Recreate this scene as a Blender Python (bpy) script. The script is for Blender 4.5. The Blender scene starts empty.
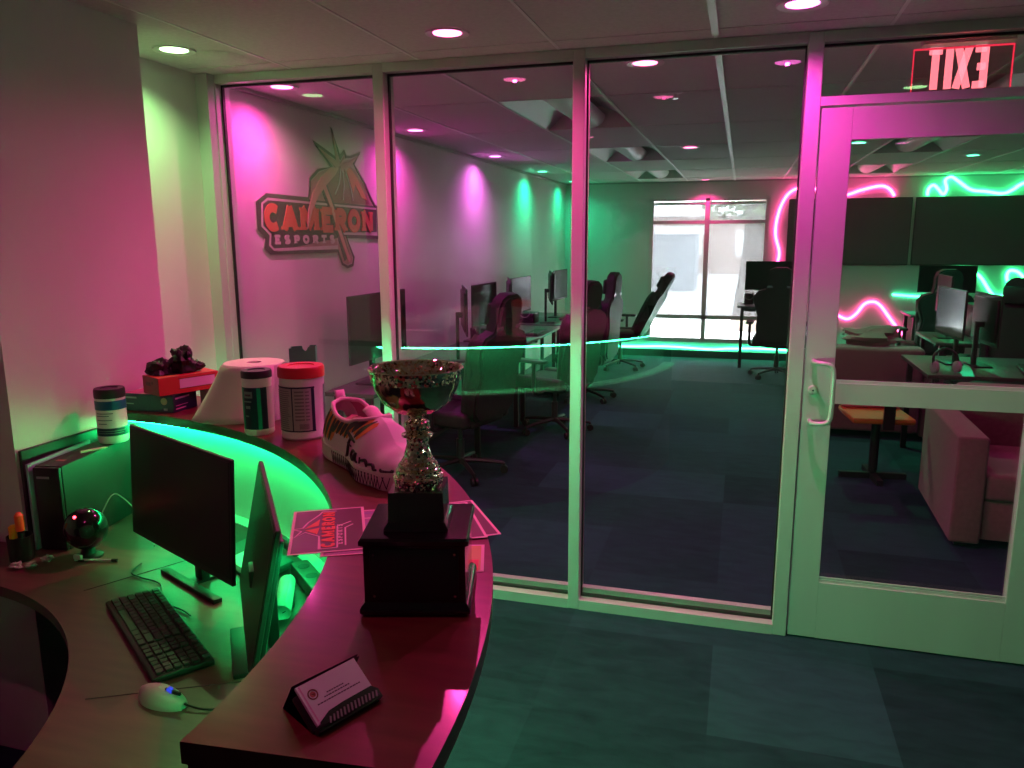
import bpy, bmesh, math, random
from math import sin, cos, pi, radians, sqrt, atan2, hypot
from mathutils import Vector, Matrix
from mathutils.geometry import tessellate_polygon
random.seed(7)
SC = bpy.context.scene
COL = SC.collection
V = Vector

# ------------------------------------------------------------------ materials
MATS = {}
def mat(name, col=(0.5, 0.5, 0.5), rough=0.5, metal=0.0, emit=None, es=0.0, coat=0.0, spec=0.5, trans=0.0, sheen=0.0):
    if name in MATS: return MATS[name]
    m = bpy.data.materials.new(name); m.use_nodes = True
    b = m.node_tree.nodes['Principled BSDF']
    b.inputs['Base Color'].default_value = (*col, 1)
    b.inputs['Roughness'].default_value = rough
    b.inputs['Metallic'].default_value = metal
    b.inputs['Specular IOR Level'].default_value = spec
    b.inputs['Coat Weight'].default_value = coat
    b.inputs['Coat Roughness'].default_value = 0.12
    b.inputs['Transmission Weight'].default_value = trans
    b.inputs['Sheen Weight'].default_value = sheen
    if emit:
        b.inputs['Emission Color'].default_value = (*emit, 1)
        b.inputs['Emission Strength'].default_value = es
    MATS[name] = m
    return m
def N(m, t, **kw):
    n = m.node_tree.nodes.new(t)
    for k, v in kw.items():
        if k in n.inputs: n.inputs[k].default_value = v
        else: setattr(n, k, v)
    return n
def LK(m, a, b): m.node_tree.links.new(a, b)
def P(m): return m.node_tree.nodes['Principled BSDF']
def vary(m, c1, c2, scale=8, detail=4, stretch=(1, 1, 1), bump=0.0, bscale=200, dist=0.002):
    """procedural colour variation between two colours of the same material + fine bump"""
    tc = N(m, 'ShaderNodeTexCoord'); mp = N(m, 'ShaderNodeMapping'); mp.inputs['Scale'].default_value = stretch
    LK(m, tc.outputs['Object'], mp.inputs['Vector'])
    nz = N(m, 'ShaderNodeTexNoise'); nz.inputs['Scale'].default_value = scale; nz.inputs['Detail'].default_value = detail
    LK(m, mp.outputs['Vector'], nz.inputs['Vector'])
    cr = N(m, 'ShaderNodeValToRGB'); cr.color_ramp.elements[0].position = 0.3; cr.color_ramp.elements[1].position = 0.7
    cr.color_ramp.elements[0].color = (*c1, 1); cr.color_ramp.elements[1].color = (*c2, 1)
    LK(m, nz.outputs['Fac'], cr.inputs['Fac']); LK(m, cr.outputs['Color'], P(m).inputs['Base Color'])
    if bump:
        n2 = N(m, 'ShaderNodeTexNoise'); n2.inputs['Scale'].default_value = bscale
        LK(m, tc.outputs['Object'], n2.inputs['Vector'])
        b = N(m, 'ShaderNodeBump'); b.inputs['Strength'].default_value = bump; b.inputs['Distance'].default_value = dist
        LK(m, n2.outputs['Fac'], b.inputs['Height']); LK(m, b.outputs['Normal'], P(m).inputs['Normal'])
    return m

wallM = vary(mat('wall_paint', rough=0.42, spec=0.5), (0.60, 0.59, 0.57), (0.64, 0.63, 0.61), 3, bump=0.12, bscale=260)
ceilM = vary(mat('ceiling_tile', rough=0.9, spec=0.2), (0.62, 0.59, 0.58), (0.70, 0.67, 0.66), 60, bump=0.3, bscale=300)
gridM = mat('ceiling_grid', (0.8, 0.8, 0.78), 0.4)
alu = vary(mat('satin_aluminium', rough=0.42, metal=0.35), (0.55, 0.56, 0.55), (0.60, 0.60, 0.59), 5, stretch=(1, 1, 0.1))
gasketM = mat('black_gasket', (0.01, 0.01, 0.01), 0.5)
blackP = mat('black_plastic', (0.012, 0.012, 0.013), 0.42)
blackG = mat('gloss_black', (0.006, 0.006, 0.007), 0.12, coat=0.4)
screenM = mat('dark_screen', (0.010, 0.010, 0.011), 0.38, spec=0.3)
tvM = mat('tv_screen_haze', (0.15, 0.12, 0.135), 0.18, spec=0.5)  # lifted base colour stands in for the haze over the dark screens
wood = vary(mat('dark_cherry_laminate', rough=0.30, coat=0.15), (0.12, 0.022, 0.022), (0.17, 0.034, 0.034), 5, stretch=(1.2, 9, 1))
woodD = vary(mat('dark_base_laminate', rough=0.4), (0.03, 0.010, 0.008), (0.05, 0.016, 0.012), 5, stretch=(1.2, 1.2, 9))
edgeM = mat('edge_band', (0.05, 0.018, 0.013), 0.3)
riserM = mat('pale_riser_panel', (0.62, 0.64, 0.62), 0.5)
white = mat('white_plastic', (0.78, 0.77, 0.75), 0.35)
paper = mat('white_paper', (0.80, 0.79, 0.77), 0.75)
greyM = mat('grey_plastic', (0.30, 0.30, 0.31), 0.4)
chrome = mat('chrome', (0.75, 0.75, 0.75), 0.12, 1.0)
fabricK = vary(mat('black_leatherette', rough=0.55, spec=0.3), (0.012, 0.012, 0.013), (0.022, 0.021, 0.022), 30)
fabricR = vary(mat('mauve_upholstery', rough=0.9, sheen=0.2), (0.14, 0.085, 0.085), (0.18, 0.11, 0.11), 40, bump=0.3, bscale=400)

def carpet_mat():
    m = mat('carpet_tile', rough=0.95, spec=0.15)
    tc = N(m, 'ShaderNodeTexCoord'); mp = N(m, 'ShaderNodeMapping')
    mp.inputs['Location'].default_value = (0.06, -0.03, 0); mp.inputs['Scale'].default_value = (1/0.61, 1/0.61, 0)
    LK(m, tc.outputs['Object'], mp.inputs['Vector'])
    fl = N(m, 'ShaderNodeVectorMath'); fl.operation = 'FLOOR'; LK(m, mp.outputs['Vector'], fl.inputs[0])
    wn = N(m, 'ShaderNodeTexWhiteNoise'); LK(m, fl.outputs['Vector'], wn.inputs['Vector'])
    n1 = N(m, 'ShaderNodeTexNoise'); n1.inputs['Scale'].default_value = 7; n1.inputs['Detail'].default_value = 6
    n1.inputs['Distortion'].default_value = 0.6
    mp2 = N(m, 'ShaderNodeMapping'); mp2.inputs['Scale'].default_value = (1, 2.6, 1)
    LK(m, tc.outputs['Object'], mp2.inputs['Vector']); LK(m, mp2.outputs['Vector'], n1.inputs['Vector'])
    mx = N(m, 'ShaderNodeMath'); mx.operation = 'MULTIPLY'; mx.inputs[1].default_value = 0.55
    LK(m, wn.outputs['Value'], mx.inputs[0])
    ad = N(m, 'ShaderNodeMath'); ad.operation = 'MULTIPLY_ADD'; ad.inputs[1].default_value = 0.7
    LK(m, n1.outputs['Fac'], ad.inputs[0]); LK(m, mx.outputs[0], ad.inputs[2])
    cr = N(m, 'ShaderNodeValToRGB'); e = cr.color_ramp.elements
    e[0].position = 0.2; e[0].color = (0.005, 0.021, 0.025, 1); e[1].position = 0.95; e[1].color = (0.018, 0.064, 0.074, 1)
    LK(m, ad.outputs[0], cr.inputs['Fac']); LK(m, cr.outputs['Color'], P(m).inputs['Base Color'])
    n2 = N(m, 'ShaderNodeTexNoise'); n2.inputs['Scale'].default_value = 350; LK(m, tc.outputs['Object'], n2.inputs['Vector'])
    b = N(m, 'ShaderNodeBump'); b.inputs['Strength'].default_value = 0.6; b.inputs['Distance'].default_value = 0.004
    LK(m, n2.outputs['Fac'], b.inputs['Height']); LK(m, b.outputs['Normal'], P(m).inputs['Normal'])
    return m
carpetM = carpet_mat()

def glass_mat(name, tint=(0.93, 0.95, 0.94), f0=0.045, gain=1.0):
    m = bpy.data.materials.new(name); m.use_nodes = True; nt = m.node_tree; nt.nodes.clear()
    out = N(m, 'ShaderNodeOutputMaterial'); mix = N(m, 'ShaderNodeMixShader')
    tr = N(m, 'ShaderNodeBsdfTransparent'); tr.inputs['Color'].default_value = (*tint, 1)
    gl = N(m, 'ShaderNodeBsdfGlossy'); gl.inputs['Roughness'].default_value = 0.0
    geo = N(m, 'ShaderNodeNewGeometry'); dt = N(m, 'ShaderNodeVectorMath'); dt.operation = 'DOT_PRODUCT'
    LK(m, geo.outputs['Normal'], dt.inputs[0]); LK(m, geo.outputs['Incoming'], dt.inputs[1])
    ab = N(m, 'ShaderNodeMath'); ab.operation = 'ABSOLUTE'; LK(m, dt.outputs['Value'], ab.inputs[0])
    su = N(m, 'ShaderNodeMath'); su.operation = 'SUBTRACT'; su.inputs[0].default_value = 1; LK(m, ab.outputs[0], su.inputs[1])
    pw = N(m, 'ShaderNodeMath'); pw.operation = 'POWER'; pw.inputs[1].default_value = 5; LK(m, su.outputs[0], pw.inputs[0])
    ma = N(m, 'ShaderNodeMath'); ma.operation = 'MULTIPLY_ADD'; ma.inputs[1].default_value = (1-f0)*gain; ma.inputs[2].default_value = f0*gain
    LK(m, pw.outputs[0], ma.inputs[0]); LK(m, ma.outputs[0], mix.inputs[0])
    LK(m, tr.outputs[0], mix.inputs[1]); LK(m, gl.outputs[0], mix.inputs[2]); LK(m, mix.outputs[0], out.inputs[0])
    MATS[name] = m
    return m
glassM = glass_mat('partition_glass', (0.90, 0.93, 0.92), 0.05)
glassW = glass_mat('window_glass', (0.97, 0.97, 0.97), 0.04)

# ------------------------------------------------------------------ mesh builder
class MB:
    def __init__(s): s.bm = bmesh.new()
    def _tag(s, faces, mi):
        for f in faces: f.material_index = mi
    def box(s, a, b, mi=0, bev=0.0, seg=2, M=None):
        x0, y0, z0 = a; x1, y1, z1 = b
        vs = [s.bm.verts.new(p) for p in ((x0,y0,z0),(x1,y0,z0),(x1,y1,z0),(x0,y1,z0),(x0,y0,z1),(x1,y0,z1),(x1,y1,z1),(x0,y1,z1))]
        fs = [s.bm.faces.new([vs[i] for i in q]) for q in ((3,2,1,0),(4,5,6,7),(0,1,5,4),(1,2,6,5),(2,3,7,6),(3,0,4,7))]
        if bev > 0:
            es = list({e for f in fs for e in f.edges})
            r = bmesh.ops.bevel(s.bm, geom=es, offset=bev, segments=seg, profile=0.5, affect='EDGES')
            fs = [f for f in r['faces']] + [f for f in fs if f.is_valid]
            vs = list({v for f in fs for v in f.verts})
        s._tag(fs, mi)
        if M is not None:
            for v in vs: v.co = M @ v.co
        return s
    def grid(s, rows, mi=0, closeu=False, capstart=False, capend=False):
        vv = [[s.bm.verts.new(p) for p in r] for r in rows]
        fs = []
        n = len(vv[0])
        for i in range(len(vv)-1):
            for j in range(n if closeu else n-1):
                k = (j+1) % n
                try: fs.append(s.bm.faces.new([vv[i][j], vv[i][k], vv[i+1][k], vv[i+1][j]]))
                except ValueError: pass
        if capstart: fs.append(s.bm.faces.new(list(reversed(vv[0]))))
        if capend: fs.append(s.bm.faces.new(vv[-1]))
        s._tag(fs, mi)
        return s
    def lathe(s, prof, seg=32, c=(0, 0, 0), mi=0, cap=True, M=None):
        rows = []
        for r, z in prof:
            row = [V((c[0]+r*cos(2*pi*k/seg), c[1]+r*sin(2*pi*k/seg), c[2]+z)) for k in range(seg)]
            if M is not None: row = [M @ p for p in row]
            rows.append(row)
        return s.grid(rows, mi, True, cap and prof[0][0] > 1e-5, cap and prof[-1][0] > 1e-5)
    def cyl(s, p0, p1, r0, r1=None, seg=16, mi=0):
        if r1 is None: r1 = r0
        p0, p1 = V(p0), V(p1); d = (p1-p0)
        q = d.to_track_quat('Z', 'Y').to_matrix().to_4x4()
        Mx = Matrix.Translation(p0) @ q
        return s.lathe([(r0, 0), (r1, d.length)], seg, mi=mi, M=Mx)
    def tube(s, pts, r, seg=8, mi=0, smooth=6, closed=False):
        pts = [V(p) for p in pts]
        if smooth > 1 and len(pts) > 2:
            q = []
            n = len(pts)
            for i in range(n-1):
                p0 = pts[max(i-1, 0)]; p1 = pts[i]; p2 = pts[i+1]; p3 = pts[min(i+2, n-1)]
                for k in range(smooth):
                    t = k/smooth
                    q.append(0.5*((2*p1)+(p2-p0)*t+(2*p0-5*p1+4*p2-p3)*t*t+(3*p1-p0-3*p2+p3)*t**3))
            q.append(pts[-1]); pts = q
        rows = []; up = V((0, 0, 1))
        t0 = (pts[1]-pts[0]).normalized()
        nrm = t0.cross(up)
        if nrm.length < 1e-3: nrm = t0.cross(V((1, 0, 0)))
        nrm.normalize()
        for i, p in enumerate(pts):
            a = pts[max(i-1, 0)]; b = pts[min(i+1, len(pts)-1)]
            t = (b-a).normalized()
            nrm = (nrm - t*nrm.dot(t)).normalized(); bi = t.cross(nrm)
            rr = r(i/(len(pts)-1)) if callable(r) else r
            rows.append([p + (nrm*cos(2*pi*k/seg)+bi*sin(2*pi*k/seg))*rr for k in range(seg)])
        return s.grid(rows, mi, True, True, True)
    def prism(s, poly, z0, z1, mi=0, M=None, mside=None):
        """poly: 2-D outline (any winding, may be concave)"""
        A = sum(poly[i][0]*poly[(i+1) % len(poly)][1]-poly[(i+1) % len(poly)][0]*poly[i][1] for i in range(len(poly)))
        if A < 0: poly = list(reversed(poly))
        f = (lambda p: M @ V(p)) if M is not None else V
        lo = [s.bm.verts.new(f((x, y, z0))) for x, y in poly]; hi = [s.bm.verts.new(f((x, y, z1))) for x, y in poly]
        n = len(poly)
        if n > 4:
            tri = tessellate_polygon([[V((x, y, 0)) for x, y in poly]]); top = []
            for a, b, c in tri:
                pa, pb, pc_ = poly[a], poly[b], poly[c]
                cr = (pb[0]-pa[0])*(pc_[1]-pa[1])-(pb[1]-pa[1])*(pc_[0]-pa[0])
                if abs(cr) < 1e-14: continue
                if cr < 0: b, c = c, b
                try: top += [s.bm.faces.new([hi[a], hi[b], hi[c]]), s.bm.faces.new([lo[c], lo[b], lo[a]])]
                except ValueError: pass
        else: top = [s.bm.faces.new(hi), s.bm.faces.new(list(reversed(lo)))]
        sd = [s.bm.faces.new([lo[i], lo[(i+1) % n], hi[(i+1) % n], hi[i]]) for i in range(n)]
        s._tag(top, mi); s._tag(sd, mi if mside is None else mside)
        return s
    def sphere(s, c, r, mi=0, seg=16, sc=(1, 1, 1)):
        g = bmesh.ops.create_uvsphere(s.bm, u_segments=seg, v_segments=max(6, seg//2), radius=1)
        for v in g['verts']: v.co = V((c[0]+v.co.x*r*sc[0], c[1]+v.co.y*r*sc[1], c[2]+v.co.z*r*sc[2]))
        s._tag({f for v in g['verts'] for f in v.link_faces}, mi)
        return s
    def obj(s, name, mats, parent=None, sharp=35, loc=None, rot=None):
        me = bpy.data.meshes.new(name)
        bmesh.ops.recalc_face_normals(s.bm, faces=s.bm.faces[:])
        s.bm.to_mesh(me); s.bm.free()
        if not isinstance(mats, (list, tuple)): mats = [mats]
        for m in mats: me.materials.append(m)
        me.shade_smooth(); me.set_sharp_from_angle(angle=radians(sharp))
        o = bpy.data.objects.new(name, me); COL.objects.link(o)
        if parent: o.parent = parent
        if loc is not None: o.location = loc
        if rot is not None: o.rotation_euler = rot
        return o

def thing(name, label, cat, loc=(0, 0, 0), rz=0, group=None):
    o = bpy.data.objects.new(name, None); COL.objects.link(o); o.empty_display_size = 0.1
    o.location = loc; o.rotation_euler = (0, 0, rz)
    return tag(o, label, cat, group)
def tag(o, label, cat, group=None):
    o['label'] = label; o['category'] = cat
    if group: o['group'] = group
    return o
def struct(o): o['kind'] = 'structure'; return o
def lab(o, t): o['label'] = t; return o
def frame(o, u, n):
    """matrix whose x = u, z = n (plane of a flat print)"""
    u = V(u).normalized(); n = V(n).normalized(); v = n.cross(u).normalized(); u = v.cross(n)
    M = Matrix((u, v, n)).transposed().to_4x4(); M.translation = V(o)
    return M

# ------------------------------------------------------------------ stroke lettering
def arc(cx, cy, rx, ry, a0, a1, n=8):
    return [(cx+rx*cos(radians(a0+(a1-a0)*k/n)), cy+ry*sin(radians(a0+(a1-a0)*k/n))) for k in range(n+1)]
W = 0.62
GL = {  # glyph: width, thick strokes, serif bars (x0,x1,y)
 'C': (W, [arc(0.36, 0.5, 0.26, 0.42, 52, 308, 14)], []),
 'A': (0.74, [[(0.12, 0.0), (0.37, 1.0)], [(0.37, 1.0), (0.62, 0.0)], [(0.2, 0.3), (0.54, 0.3)]], [(-0.02, 0.26, 0), (0.48, 0.76, 0)]),
 'M': (0.92, [[(0.14, 0), (0.14, 1)], [(0.14, 1), (0.46, 0.25), (0.78, 1)], [(0.78, 1), (0.78, 0)]], [(0.0, 0.28, 0), (0.64, 0.92, 0), (0, 0.25, 1), (0.67, 0.92, 1)]),
 'E': (W, [[(0.16, 0), (0.16, 1)], [(0.1, 0.93), (0.58, 0.93)], [(0.1, 0.5), (0.46, 0.5)], [(0.1, 0.07), (0.6, 0.07)]], [(0.0, 0.3, 0), (0, 0.3, 1)]),
 'R': (0.68, [[(0.16, 0), (0.16, 1)], [(0.16, 0.92)] + arc(0.38, 0.7, 0.18, 0.22, 90, -90, 8) + [(0.16, 0.48)], [(0.34, 0.48), (0.58, 0)]], [(0.0, 0.3, 0), (0.46, 0.7, 0), (0, 0.2, 1)]),
 'O': (0.72, [arc(0.36, 0.5, 0.26, 0.42, 0, 360, 20)], []),
 'N': (0.76, [[(0.15, 0), (0.15, 1)], [(0.15, 1), (0.6, 0)], [(0.6, 0), (0.6, 1)]], [(0.0, 0.28, 0), (0.46, 0.74, 1), (0, 0.2, 1)]),
 'S': (0.62, [arc(0.32, 0.73, 0.2, 0.2, 20, 270, 10) + arc(0.32, 0.27, 0.22, 0.22, 90, -160, 10)], []),
 'P': (W, [[(0.16, 0), (0.16, 1)], [(0.16, 0.92)] + arc(0.36, 0.68, 0.18, 0.24, 90, -90, 8) + [(0.16, 0.44)]], [(0.0, 0.32, 0), (0, 0.2, 1)]),
 'T': (0.62, [[(0.31, 0), (0.31, 1)], [(0.03, 0.93), (0.6, 0.93)]], [(0.17, 0.45, 0)]),
 'X': (0.62, [[(0.08, 0), (0.54, 1)], [(0.54, 0), (0.08, 1)]], []),
 'I': (0.3, [[(0.15, 0), (0.15, 1)]], []),
}
SK = [0]
def strokes(mb, lines, th, M, z0, z1_, mi=0):
    for ln in lines:
        SK[0] += 1; z1 = z1_+0.00009*(SK[0] % 6)
        L = [V((p[0], p[1])) for p in ln]
        closed = (L[0]-L[-1]).length < 1e-4
        a = []; b = []
        n = len(L)
        for i, p in enumerate(L):
            if closed: t = (L[(i+1) % (n-1)] - L[(i-1) % (n-1)]) if n > 2 else L[1]-L[0]
            else: t = L[min(i+1, n-1)]-L[max(i-1, 0)]
            t.normalize(); nn = V((-t.y, t.x))
            if 0 < i < n-1:
                d = (L[i]-L[i-1]).normalized(); k = max(0.5, abs(d.dot(t)))
            else: k = 1
            a.append(p+nn*th/2/k); b.append(p-nn*th/2/k)
        for i in range(n-1):
            mb.prism([tuple(b[i]), tuple(b[i+1]), tuple(a[i+1]), tuple(a[i])], z0, z1, mi, M)
def word(mb, txt, M, width, h, th, z0, z1, mi=0, serif=True, gap=0.1, slant=0):
    tot = sum(GL[c][0]+gap if c != ' ' else 0.4 for c in txt)-gap
    sx = width/tot; x = 0
    for c in txt:
        if c == ' ': x += 0.4; continue
        w, st, sf = GL[c]
        mp = lambda p: ((x+p[0])*sx+slant*p[1]*h, p[1]*h)
        strokes(mb, [[mp(p) for p in l] for l in st], th, M, z0, z1, mi)
        if serif:
            for x0, x1, y in sf:
                yy = 0.06 if y == 0 else 0.94
                strokes(mb, [[mp((x0, yy)), mp((x1, yy))]], h*0.13, M, z0, z1, mi)
        x += w+gap

# ------------------------------------------------------------------ camera
cam = bpy.data.cameras.new('camera'); co = bpy.data.objects.new('camera', cam); COL.objects.link(co)
yaw, pitch, roll = radians(16.309), radians(10.682), radians(-0.249)
fw = V((-sin(yaw)*cos(pitch), cos(yaw)*cos(pitch), -sin(pitch))); rt = V((cos(yaw), sin(yaw), 0)); up = rt.cross(fw)
r2 = rt*cos(roll)+up*sin(roll); u2 = -rt*sin(roll)+up*cos(roll)
Mc = Matrix((r2, u2, -fw)).transposed().to_4x4(); Mc.translation = V((0, 0, 1.663)); co.matrix_world = Mc
cam.sensor_width = 36; cam.sensor_fit = 'HORIZONTAL'; cam.lens = 776.1/1024*36; cam.clip_start = 0.05; cam.clip_end = 200
SC.camera = co

# ------------------------------------------------------------------ room shell
CZ = 2.402; LX = -2.43; RX = 5.6; FY = 11.05; BY = -2.6; GY = 3.285
struct(MB().box((LX-0.2, BY-0.2, -0.1), (RX+0.2, FY+0.02, 0)).obj('floor', carpetM))
struct(MB().box((LX-0.15, BY, 0), (LX, FY+0.2, CZ+0.35)).obj('wall_left', wallM))
m = MB(); SY0, SY1, SZ0, SZ1 = 0.3, 0.6, 1.2, 1.6
m.box((RX, BY, 0), (RX+0.15, SY0, CZ+0.35)).box((RX, SY1, 0), (RX+0.15, FY+0.2, CZ+0.35)).box((RX, SY0, 0), (RX+0.15, SY1, SZ0)).box((RX, SY0, SZ1), (RX+0.15, SY1, CZ+0.35))
struct(m.obj('wall_right', wallM))
struct(MB().box((LX-0.15, BY-0.15, 0), (RX+0.15, BY, CZ+0.35)).obj('wall_back', wallM))
WX0, WX1, WZ0, WZ1 = -1.245, 0.335, 0.215, 2.175
m = MB()
m.box((LX, FY, 0), (WX0, FY+0.2, CZ+0.35)); m.box((WX1, FY, 0), (RX, FY+0.2, CZ+0.35))
m.box((WX0, FY, 0), (WX1, FY+0.2, WZ0)); m.box((WX0, FY, WZ1), (WX1, FY+0.2, CZ+0.35))
struct(m.obj('wall_far', wallM))
struct(MB().box((1.225, 3.23, 0), (RX, 3.34, CZ+0.3)).obj('wall_partition', wallM))
struct(MB().box((LX, 1.755, 0), (-2.08, 2.43, CZ+0.3)).obj('wall_column', wallM))
struct(MB().box((LX, FY-0.012, 0), (RX, FY, 0.1)).obj('baseboard_far', mat('dark_base', (0.03, 0.03, 0.032), 0.6)))
struct(MB().box((LX, 3.34, 0), (LX+0.012, FY-0.012, 0.1)).obj('baseboard_left', MATS['dark_base']))

# ceiling: 24x48 in. lay-in tiles, openings where the fluorescent fixtures sit
G0 = -0.741; GS = 0.608
FIX = [(-1.349, 4.31), (-1.349, 6.75), (-1.349, 9.19), (1.083, 4.31), (1.083, 6.75), (1.083, 9.19), (3.515, 5.53)]
m = MB()
xs = [LX] + [G0+GS*k for k in range(-2, 11)] + [RX]
xs = [x for x in xs if LX <= x <= RX]
ys = [BY] + [3.09-0.608*2*k for k in range(4, -1, -1)] + [3.285] + [4.31+1.22*k for k in range(0, 6)] + [FY]
def isfix(x, y): return any(abs(x-a) < 0.05 and abs(y-b) < 0.05 for a, b in FIX)
for i in range(len(xs)-1):
    for j in range(len(ys)-1):
        if isfix(xs[i], ys[j]): continue
        m.box((xs[i], ys[j], CZ+0.002), (xs[i+1], ys[j+1], CZ+0.02))
for x in xs[1:-1]: m.box((x-0.006, BY, CZ-0.001), (x+0.006, 3.22, CZ+0.004), 1)
for x in xs[1:-1]: m.box((x-0.009, 3.35, CZ-0.003), (x+0.009, FY, CZ+0.004), 1)
for y in ys[1:-1]:
    if abs(y-3.285) > 0.1: m.box((LX, y-0.004, CZ-0.0005), (RX, y+0.004, CZ+0.003), 0)
ceil = struct(m.obj('ceiling', [ceilM, gridM]))
struct(MB().box((LX-0.1, BY-0.1, CZ+0.30), (RX+0.1, FY+0.1, CZ+0.34), 0).obj('ceiling', ceilM))
struct(MB().box((-0.131-0.013, 3.35, CZ-0.008), (-0.131+0.013, FY, CZ+0.004)).box((-0.131-0.013, BY, CZ-0.008), (-0.131+0.013, 3.15, CZ+0.004)).obj('trim_1', gridM))
struct(MB().box((LX, FY-0.02, CZ-0.02), (RX, FY, CZ)).box((LX, 3.35, CZ-0.02), (LX+0.02, FY, CZ)).obj('trim_2', mat('edge_angle', (0.45, 0.44, 0.43), 0.5)))

# ------------------------------------------------------------------ glass partition
FA, FB = 3.23, 3.34
H0, H1 = 2.365, CZ
MUL = [(-1.568, -1.518), (-0.685, -0.635), (0.200, 0.256)]
def jamb(mb, x0, x1, z0=0, z1=CZ): mb.box((x0, FA, z0), (x1, FB, z1), 0, 0.003, 1)
opens = [(-2.365, -1.568), (-1.518, -0.685), (-0.635, 0.200)]
for k, (a, b) in enumerate(opens):
    w = struct(bpy.data.objects.new('window_%d' % (k+1), None)); COL.objects.link(w)
    m = MB()
    x0 = LX if k == 0 else a-0.0505
    jamb(m, x0 if k == 0 else a-0.05, a)
    if k == 0: m.box((LX, FA-0.05, 0), (LX+0.062, FA, CZ))
    m.box((a, FA, 0), (b, FB, 0.045)); m.box((a, FA, H0), (b, FB, H1)); m.box((a, FA+0.075, 0.045), (b, FB, 0.075))
    m.obj('window_frame', alu, w)
    g = MB()
    for (p, q) in (((a, GY-0.009, 0.045), (a+0.006, GY+0.009, H0)), ((b-0.006, GY-0.009, 0.045), (b, GY+0.009, H0)),
                   ((a, GY-0.009, 0.045), (b, GY+0.009, 0.056)), ((a, GY-0.009, H0-0.01), (b, GY+0.009, H0))): g.box(p, q)
    g.obj('gasket', gasketM, w)
    MB().box((a+0.004, GY-0.003, 0.05), (b-0.004, GY+0.003, H0-0.004)).obj('glass_pane', glassM, w)
w = struct(bpy.data.objects.new('window_4', None)); COL.objects.link(w)
m = MB(); jamb(m, 0.200, 0.256); jamb(m, 1.165, 1.225)
m.box((0.256, FA, 2.140), (1.165, FB, 2.172)); m.box((0.256, FA, H0), (1.165, FB, H1)); m.obj('window_frame', alu, w)
MB().box((0.258, GY-0.009, 2.172), (1.163, GY+0.009, 2.178)).box((0.258, GY-0.009, H0-0.01), (1.163, GY+0.009, H0)).obj('gasket', gasketM, w)
MB().box((0.26, GY-0.003, 2.174), (1.16, GY+0.003, H0-0.002)).obj('glass_pane', glassM, w)

d = struct(bpy.data.objects.new('door_1', None)); COL.objects.link(d)
dx0, dx1, dy0, dy1 = 0.262, 1.160, 3.236, 3.280
sx0, sx1 = 0.372, 1.052
m = MB()
m.box((dx0, dy0, 0.008), (sx0, dy1, 2.132), 0, 0.002, 1); m.box((sx1, dy0, 0.008), (dx1, dy1, 2.132), 0, 0.002, 1)
m.box((sx0, dy0, 2.016), (sx1, dy1, 2.132)); m.box((sx0, dy0, 0.008), (sx1, dy1, 0.255)); m.box((sx0, dy0+0.002, 1.012), (sx1, dy1, 1.095))
for z in (0.255, 1.095): m.box((sx0, dy0+0.008, z), (sx1, dy0+0.016, z+0.012))
m.box((sx0, dy0+0.008, 0.272), (sx1, dy0+0.014, 0.278))
m.obj('door_frame', alu, d)
for z0, z1 in ((0.255, 1.012), (1.095, 2.016)):
    MB().box((sx0, 3.262, z0), (sx1, 3.268, z1)).obj('glass_pane', glassM, d)
MB().tube([(0.293, 3.236, 1.180), (0.296, 3.200, 1.180), (0.316, 3.180, 1.179), (0.345, 3.175, 1.174), (0.362, 3.175, 1.150), (0.364, 3.175, 1.060), (0.362, 3.175, 0.968),
           (0.345, 3.175, 0.944), (0.316, 3.180, 0.939), (0.296, 3.200, 0.938), (0.293, 3.236, 0.938)], 0.0095, 12).obj('pull_handle', alu, d)
lk = MB().cyl((0.297, 3.236, 1.064), (0.297, 3.222, 1.064), 0.019, 0.016, 24).cyl((0.297, 3.223, 1.064), (0.297, 3.220, 1.064), 0.010, 0.010, 16).obj('lock_cylinder', alu, d)
MB().cyl((0.297, 3.2205, 1.064), (0.297, 3.2195, 1.064), 0.004).obj('keyhole', gasketM, lk)

# far window with mullions and a solar roller shade
w = struct(bpy.data.objects.new('window_5', None)); COL.objects.link(w)
frM = mat('window_frame_glare_tint', (0.62, 0.54, 0.56), 0.45)  # pale mauve base stands in for the veil of window glare
m = MB(); t = 0.055; y0, y1 = FY-0.01, FY+0.09
m.box((WX0, y0, WZ0), (WX0+t, y1, WZ1)); m.box((WX1-t, y0, WZ0), (WX1, y1, WZ1)); m.box((WX0, y0, WZ1-0.035), (WX1, y1, WZ1)); m.box((WX0, y0-0.01, WZ0), (WX1, y1, WZ0+0.06))
mx = -0.468
m.box((mx-0.03, y0, WZ0), (mx+0.03, y1, WZ1)); m.box((WX0, y0+0.02, 1.835), (WX1, y1, 1.88)); m.box((WX0, y0, 0.54), (WX1, y1, 0.595))
m.obj('window_frame', frM, w)
MB().box((WX0, FY+0.055, WZ0), (WX1, FY+0.061, WZ1)).obj('glass_pane', glassW, w)
shM = bpy.data.materials.new('solar_shade'); shM.use_nodes = True
nt = shM.node_tree; nt.nodes.clear(); o_ = N(shM, 'ShaderNodeOutputMaterial'); mix = N(shM, 'ShaderNodeMixShader'); mix.inputs[0].default_value = 0.10
a_ = N(shM, 'ShaderNodeBsdfTransparent'); a_.inputs[0].default_value = (0.36, 0.36, 0.365, 1); b_ = N(shM, 'ShaderNodeBsdfTranslucent'); b_.inputs[0].default_value = (0.8, 0.8, 0.82, 1)
b2 = N(shM, 'ShaderNodeBsdfDiffuse'); b2.inputs[0].default_value = (0.6, 0.6, 0.6, 1); ms = N(shM, 'ShaderNodeMixShader'); ms.inputs[0].default_value = 0.3
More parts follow.
